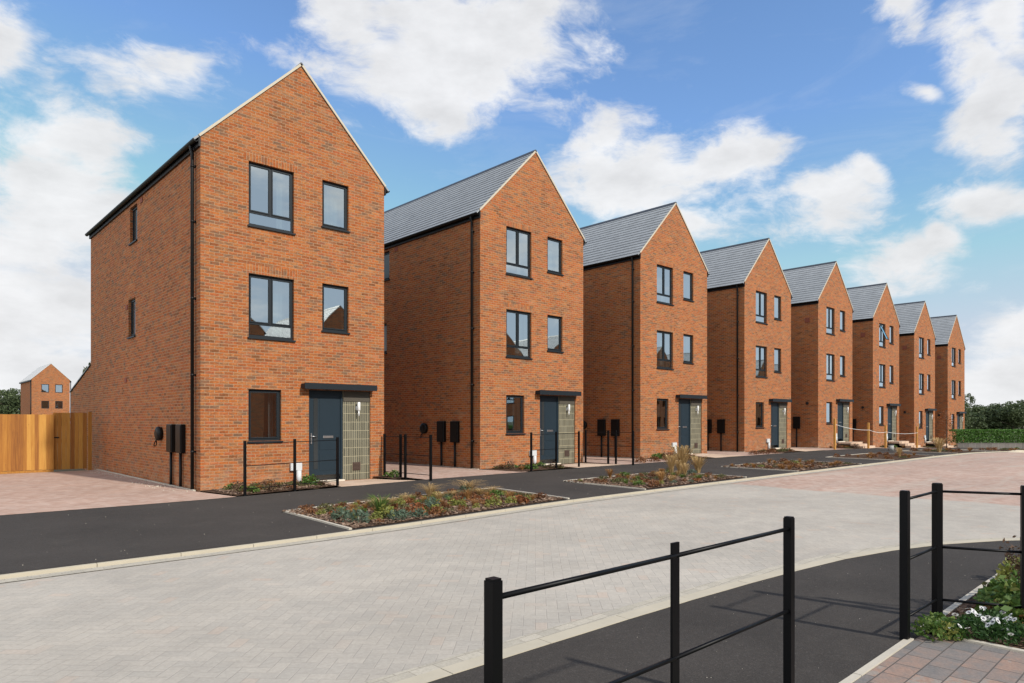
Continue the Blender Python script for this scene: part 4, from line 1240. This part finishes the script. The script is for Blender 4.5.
# garden bed in the right foreground
def daisies(x, y, r, n, label, seed):
    rr = random.Random(seed)
    root = empty('daisy_clump', (x, y, g(x) + .02)); tag(root, label, 'flowers', 'white daisy clumps')
    me = clump_mesh('foliage', r, .13, 620, .038, .4, M['leaf_daisy'], seed)
    o = bpy.data.objects.new('foliage', me); COL.objects.link(o); o.parent = root
    b = MB(); e = MB(); k = 14
    for p in range(k):
        a0 = 2 * math.pi * p / k; c_, s_ = math.cos(a0), math.sin(a0)
        b.face([(c_ * .006, s_ * .006, 0), (math.cos(a0 - .14) * .021, math.sin(a0 - .14) * .021, .003), (c_ * .027, s_ * .027, .001), (math.cos(a0 + .14) * .021, math.sin(a0 + .14) * .021, .003)])
    for p in range(8):
        a0 = 2 * math.pi * p / 8; a1 = a0 + math.pi / 4
        b.face([(0, 0, .006), (math.cos(a0) * .008, math.sin(a0) * .008, .004), (math.cos(a1) * .008, math.sin(a1) * .008, .004)], 1)
    fl = b.build('flower', [M['petal'], M['flower_eye']], root, recalc=False)
    for q in range(n):
        f = fl if q == 0 else fl.copy()
        if q: COL.objects.link(f); f.parent = root
        a = rr.uniform(0, 6.28); d = r * rr.random() ** .5 * 1.05
        f.location = (math.cos(a) * d, math.sin(a) * d, 0.13 * math.sqrt(max(0, 1 - (d / r / 1.15) ** 2)) + rr.uniform(.01, .04))
        f.rotation_euler = (rr.uniform(-.5, .5) + .3, rr.uniform(-.4, .4) - .6, rr.uniform(0, 6)); s = rr.uniform(.75, 1.1); f.scale = (s, s, s)
    return root
daisies(6.05, 1.37, .20, 16, 'white daisies with dark green foliage, clump nearest the corner railing post', 31)
daisies(6.11, 1.13, .21, 17, 'white daisies with dark green foliage, clump at the right edge of the photo', 32)
daisies(6.30, 1.33, .20, 10, 'white daisies with dark green foliage, clump farther back behind the other two', 33)
GG = 'in the garden bed by the right hand railing'
for (kd, x, y, s, lb) in (('leafy', 5.78, 1.60, .55, 'pale green weed at the foot of the left railing post'), ('leafy', 5.93, 1.55, .6, 'pale green weed between the two corner railing posts'),
                          ('leafy', 6.12, 1.62, .6, 'leafy weed just left of the corner railing post'), ('lime', 5.83, 1.50, .6, 'yellow green weed growing over the path edging by the left railing post'),
                          ('leafy', 5.90, 1.45, .38, 'small weed spilling onto the block path')):
    plant(kd, x, y, '', s, .02, label=lb, group='weeds around the railing posts')
for k in range(54):
    x, y = rng.uniform(6.45, 9.3), rng.uniform(.75, 1.55)
    if y < x / 5.67 - .3: continue
    plant(rng.choice(['dull', 'leafy', 'leafy', 'lime', 'brown']), x, y, GG, .95, .02)
plant('lime', 7.1, 1.27, '', 1.2, .02, label='yellow green bush beside the white daisies')
# twiggy bush by the last post
def twig_bush(x, y, h, label):
    rr = random.Random(3); root = empty('twiggy_bush', (x, y, g(x) + .02)); tag(root, label, 'shrub')
    b = MB(); tips = []
    for k in range(22):
        a = rr.uniform(0, 6.28); s = rr.uniform(.05, .26); hh = h * rr.uniform(.7, 1.05)
        p = [(0, 0, 0), (math.cos(a) * s * .4, math.sin(a) * s * .4, hh * .45), (math.cos(a) * s, math.sin(a) * s, hh)]
        b.tube(p, [.006, .004, .0015], 5); tips.append(p)
    b.build('twigs', M['bark'], root)
    rs = np.random.RandomState(8); P = []
    for p in tips:
        for q in range(60):
            t = rs.uniform(.15, 1.0); a_, c_ = np.array(p[1]), np.array(p[2])
            P.append(a_ + (c_ - a_) * t + rs.normal(size=3) * .025)
    V, F = leaf_quads(np.array(P), 0, .035, .5, rs, .5)
    o = bpy.data.objects.new('foliage', npmesh('foliage', V, F, M['leaf_purple'])); COL.objects.link(o); o.parent = root
twig_bush(6.88, 1.09, .64, 'reddish brown twiggy bush at the right edge of the photo')

# sapling by the last house, stakes and tape along the unfinished fronts
def sapling(x, y, h, label):
    rr = random.Random(4); root = empty('sapling', (x, y, g(x))); tag(root, label, 'tree')
    b = MB(); b.tube([(0, 0, -.1), (.03, 0, h * .5), (0, .03, h)], [.03, .022, .008], 7)
    for k in range(12):
        a = k * 2.4; z0 = h * (.35 + .05 * k); l = .5 * (1 - k * .05)
        b.tube([(0.01, 0, z0), (math.cos(a) * l * .6, math.sin(a) * l * .6, z0 + l * .6)], [.010, .004], 5)
    b.build('trunk', M['bark'], root)
    rs = np.random.RandomState(6); q = rs.normal(size=(260, 3)) * (.28, .28, h * .2); q[:, 2] += h * .68
    V, F = leaf_quads(q, 0, .09, .6, rs)
    o = bpy.data.objects.new('crown', npmesh('crown', V, F, M['leaf_orange'])); COL.objects.link(o); o.parent = root
x, y = polar(47.5, 30.3); sapling(x, y, 2.7, 'thin young tree with orange leaves before the farthest house')
STK = [(37.4, 1.55, 'tall ochre timber stake before the door of the fifth house'), (42.2, 1.25, 'ochre timber stake at the drive between fifth and sixth houses'),
       (45.0, 1.15, 'ochre timber stake before the drive left of the sixth house'), (50.9, 1.2, 'ochre timber stake before the door of the sixth house')]
tops = []
for x, h, lb in STK:
    z = g(x) + .02
    b = MB(); b.bevbox(-.05, .05, -.05, .05, -.3, h + (.25 if h < 1.5 else .1), .006)
    tag(b.build('timber_stake', M['stake'], None, (x, 14.8, z)), lb, 'stake', 'ochre stakes along the house fronts')
    tops.append((x, 14.74, z + h * .86))
for k in range(3):
    (xa, ya, za), (xb, yb, zb) = tops[k], tops[k + 1]; b = MB(); pts = []
    for t in np.linspace(0, 1, 9): pts.append((xa + (xb - xa) * t, ya, za + (zb - za) * t - .35 * t * (1 - t)))
    for p, q in zip(pts, pts[1:]):
        b.obox(tuple((p[i] + q[i]) / 2 for i in range(3)), ((q[0] - p[0]) / 2, 0, (q[2] - p[2]) / 2), (0, .003, 0), (0, 0, .008))
    tag(b.build('barrier_tape', M['tape'], recalc=False), 'white barrier tape strung %s' % ('from the tallest stake to the next', 'between the second and third stakes', 'from the third stake to the farthest')[k], 'tape', 'white tape between the stakes')
# sand and rubble left by the builders at the far kerb
def heap(x, y, rx, ry, h, mat, name, label, seed):
    rs = np.random.RandomState(seed); n = 18; V = []; F = []
    for i in range(n + 1):
        for j in range(n + 1):
            u, v = 2 * i / n - 1, 2 * j / n - 1; d = min(1, math.hypot(u, v))
            z = h * (math.cos(d * math.pi) * .5 + .5) * (1 + rs.uniform(-.1, .1)) - .03
            V.append((u * rx, v * ry, z))
    for i in range(n):
        for j in range(n): F.append((i * (n + 1) + j, (i + 1) * (n + 1) + j, (i + 1) * (n + 1) + j + 1, i * (n + 1) + j + 1))
    o = bpy.data.objects.new(name, npmesh(name, V, F, mat)); COL.objects.link(o); o.location = (x, y, g(x)); tag(o, label, 'heap'); return o
heap(47.2, 8.6, 2.6, .8, .12, M['sand'], 'sand_heap', 'low heap of pale sand at the far kerb, left one', 3)
heap(52.5, 8.7, 2.6, .7, .16, M['sand'], 'sand_heap', 'low heap of pale sand at the far kerb, right one', 4)
b = MB(); b.tube([(0, 0, 0), (0, 0, .27)], .13, 16); b.tube([(0, 0, .27), (0, 0, .29)], .14, 16)
tag(b.build('grey_drum', M['crate'], None, (38.2, 12.3, g(38.2) + .02)), 'small grey drum standing in the footway past the fourth bed', 'drum')

# ------------------------------------------------------------------ sky
SUN_EL, SUN_AZ_X = 37.0, .145        # sun stands behind the camera, a little to the right of square on to the fronts
sd = Vector((SUN_AZ_X, -1, 0)).normalized() * math.cos(R(SUN_EL)) + Vector((0, 0, math.sin(R(SUN_EL))))
world = bpy.data.worlds.new('World'); SC.world = world; world.use_nodes = True
t = NT(world.node_tree)
bg = [n for n in world.node_tree.nodes if n.type == 'BACKGROUND'][0]
sky = t.new('ShaderNodeTexSky', sky_type='NISHITA'); sky.sun_disc = False
sky.sun_elevation = R(SUN_EL); sky.sun_rotation = math.atan2(sd.x, sd.y)
sky.air_density = 1.0; sky.dust_density = .6; sky.ozone_density = 2.0; sky.altitude = 50
tc = t.new('ShaderNodeTexCoord'); D = tc.outputs['Generated']
df = t.vmath('DOT_PRODUCT', D, (FW[0], FW[1], 0.0)); dr_ = t.vmath('DOT_PRODUCT', D, (RT[0], RT[1], 0.0)); dz = t.sep(D)[2]
inv = t.math('DIVIDE', 1.0, t.math('MAXIMUM', df, .02))
U = t.math('MULTIPLY', dr_, inv); V_ = t.math('MULTIPLY', dz, inv)
warp = t.new('ShaderNodeTexNoise'); warp.inputs['Scale'].default_value = 5.0; warp.inputs['Detail'].default_value = 4; t.put(warp.inputs['Vector'], D)
ws = t.vmath('SCALE', t.vmath('SUBTRACT', warp.outputs['Color'], (.5, .5, .5)), scale=.16)
UV = t.vmath('ADD', t.comb(U, V_, 0.0), ws)
BL = [(440, 50, 135, 74, 1.0), (520, 40, 72, 56, 1.0), (360, 38, 62, 42, .9), (445, 108, 58, 28, .9),
      (640, 180, 90, 52, 1.0), (725, 158, 58, 28, .9), (598, 148, 48, 36, .95), (690, 215, 60, 25, .8),
      (830, 215, 52, 36, .85), (855, 188, 28, 18, .7), (900, 268, 52, 24, .8), (930, 250, 26, 20, .75),
      (40, 210, 105, 80, .8), (95, 150, 50, 44, .75), (165, 75, 60, 34, .5), (60, 95, 50, 26, .4), (20, 300, 130, 75, .8), (40, 370, 130, 45, .75), (10, 55, 42, 48, .85), (190, 62, 38, 26, .55), (145, 85, 58, 26, .6),
      (1003, 110, 46, 78, .85), (985, 55, 42, 42, .7), (1015, 25, 35, 35, .8), (985, 212, 60, 26, .7), (925, 92, 24, 10, .6), (895, 16, 34, 30, .85),
      (1005, 335, 60, 45, .9), (1015, 385, 80, 40, .9), (960, 395, 60, 30, .7), (1150, 200, 90, 200, .9), (-120, 200, 120, 220, .9)]
dens = None
for px, py, rx_, ry_, k in BL:
    c = ((px - 512) / 681.2, (421.06 - py) / 681.2, 0.0)
    q = t.vmath('MULTIPLY', t.vmath('SUBTRACT', UV, c), (681.2 / (rx_ * 1.06), 681.2 / (ry_ * 1.06), 0.0))
    v = t.math('MULTIPLY', t.math('SUBTRACT', 1.0, t.vmath('LENGTH', q)), k * .9)
    dens = v if dens is None else t.math('SMOOTH_MAX', dens, v, .12)
dens = t.math('MAXIMUM', dens, -.6)
ahead = t.maprange(df, .25, .45, 0, 1)
cl3 = t.vmath('MULTIPLY', D, (1.0, 1.0, 2.2))
gen = t.math('SUBTRACT', t.math('MULTIPLY', t.noise(cl3, 2.6, 6, .6), 2.2), 1.18)
dx_, dy_, _z = t.sep(D)
gen = t.math('ADD', gen, t.math('MULTIPLY', t.math('MAXIMUM', t.math('MULTIPLY', dx_, -1.0), -.05), .75))   # extra cloud in the west, out of view, added to lift the shaded left walls
dens = t.math('ADD', t.math('MULTIPLY', dens, ahead), t.math('MULTIPLY', gen, t.math('SUBTRACT', 1.0, ahead)))
fb = t.noise(t.vmath('ADD', cl3, ws), 8.5, 10, .64)
dens2 = t.math('ADD', dens, t.math('MULTIPLY', t.math('SUBTRACT', fb, .5), 2.1))
mask = t.maprange(dens2, -.16, .46, 0, 1, True)
wisp = t.maprange(t.noise(t.vmath('MULTIPLY', D, (1.2, 1.2, 4.0)), 3.0, 7, .66, .8), .55, .85, 0, .20)
haze = t.maprange(dz, .0, .30, .55, .0, True)
shade = t.noise(t.vmath('ADD', cl3, (.013, .03, -.05)), 9.0, 5, .6)
core = t.maprange(dens2, .15, .95, 0, 1)
br_ = t.math('ADD', .97, t.math('MULTIPLY', t.math('SUBTRACT', shade, .5), -.55))
br_ = t.math('SUBTRACT', br_, t.math('MULTIPLY', core, .08))
CLV = 8.2
ccol = t.mix(1.0, (CLV * 1.0, CLV * 1.005, CLV * 1.02), t.math('MULTIPLY', br_, t.math('ADD', 1.0, t.math('MULTIPLY', t.math('MAXIMUM', t.math('MULTIPLY', dx_, -1.0), 0.0), 1.1))), 'MULTIPLY')  # unseen western cloud made brighter, added as fill for the left side walls
skyc = t.mix(1.0, sky.outputs[0], (1.46, 1.70, 1.93), 'MULTIPLY')
skyc = t.vmath('MINIMUM', skyc, (4.6, 5.5, 6.7))
skyc = t.mix(haze, skyc, (CLV * .70, CLV * .80, CLV * .90))
skyc = t.mix(wisp, skyc, (CLV * .88, CLV * .92, CLV * .96))
final = t.mix(t.math('MULTIPLY', mask, .96), skyc, ccol)
t.put(bg.inputs[0], final); bg.inputs[1].default_value = .114
world.cycles.sampling_method = 'MANUAL'; world.cycles.sample_map_resolution = 512

sl = bpy.data.lights.new('Sun', 'SUN'); sl.energy = 4.8; sl.angle = R(1.6); sl.color = (1.0, .945, .855)
so = bpy.data.objects.new('sun_lamp', sl); COL.objects.link(so)
so.rotation_euler = sd.to_track_quat('Z', 'Y').to_euler(); so.location = (0, -20, 40)

# ------------------------------------------------------------------ camera
cam = bpy.data.cameras.new('Camera'); co = bpy.data.objects.new('camera', cam); COL.objects.link(co)
cam.sensor_width = 36; cam.lens = 681.2 / 1024 * 36; cam.shift_y = (421.06 - 341.5) / 1024
cam.clip_end = 3000; cam.clip_start = .05
co.location = (0, 0, 1.65); co.rotation_euler = (R(90), 0, TH - R(90))
SC.camera = co
SC.view_settings.view_transform = 'Standard'; SC.view_settings.look = 'None'; SC.view_settings.exposure = -.02; SC.view_settings.gamma = 1
SC.cycles.use_denoising = True
try: SC.cycles.denoiser = 'OPENIMAGEDENOISE'
except Exception: pass
SC.cycles.max_bounces = 8; SC.cycles.transparent_max_bounces = 12; SC.cycles.diffuse_bounces = 4; SC.cycles.glossy_bounces = 4
SC.cycles.sample_clamp_indirect = 6
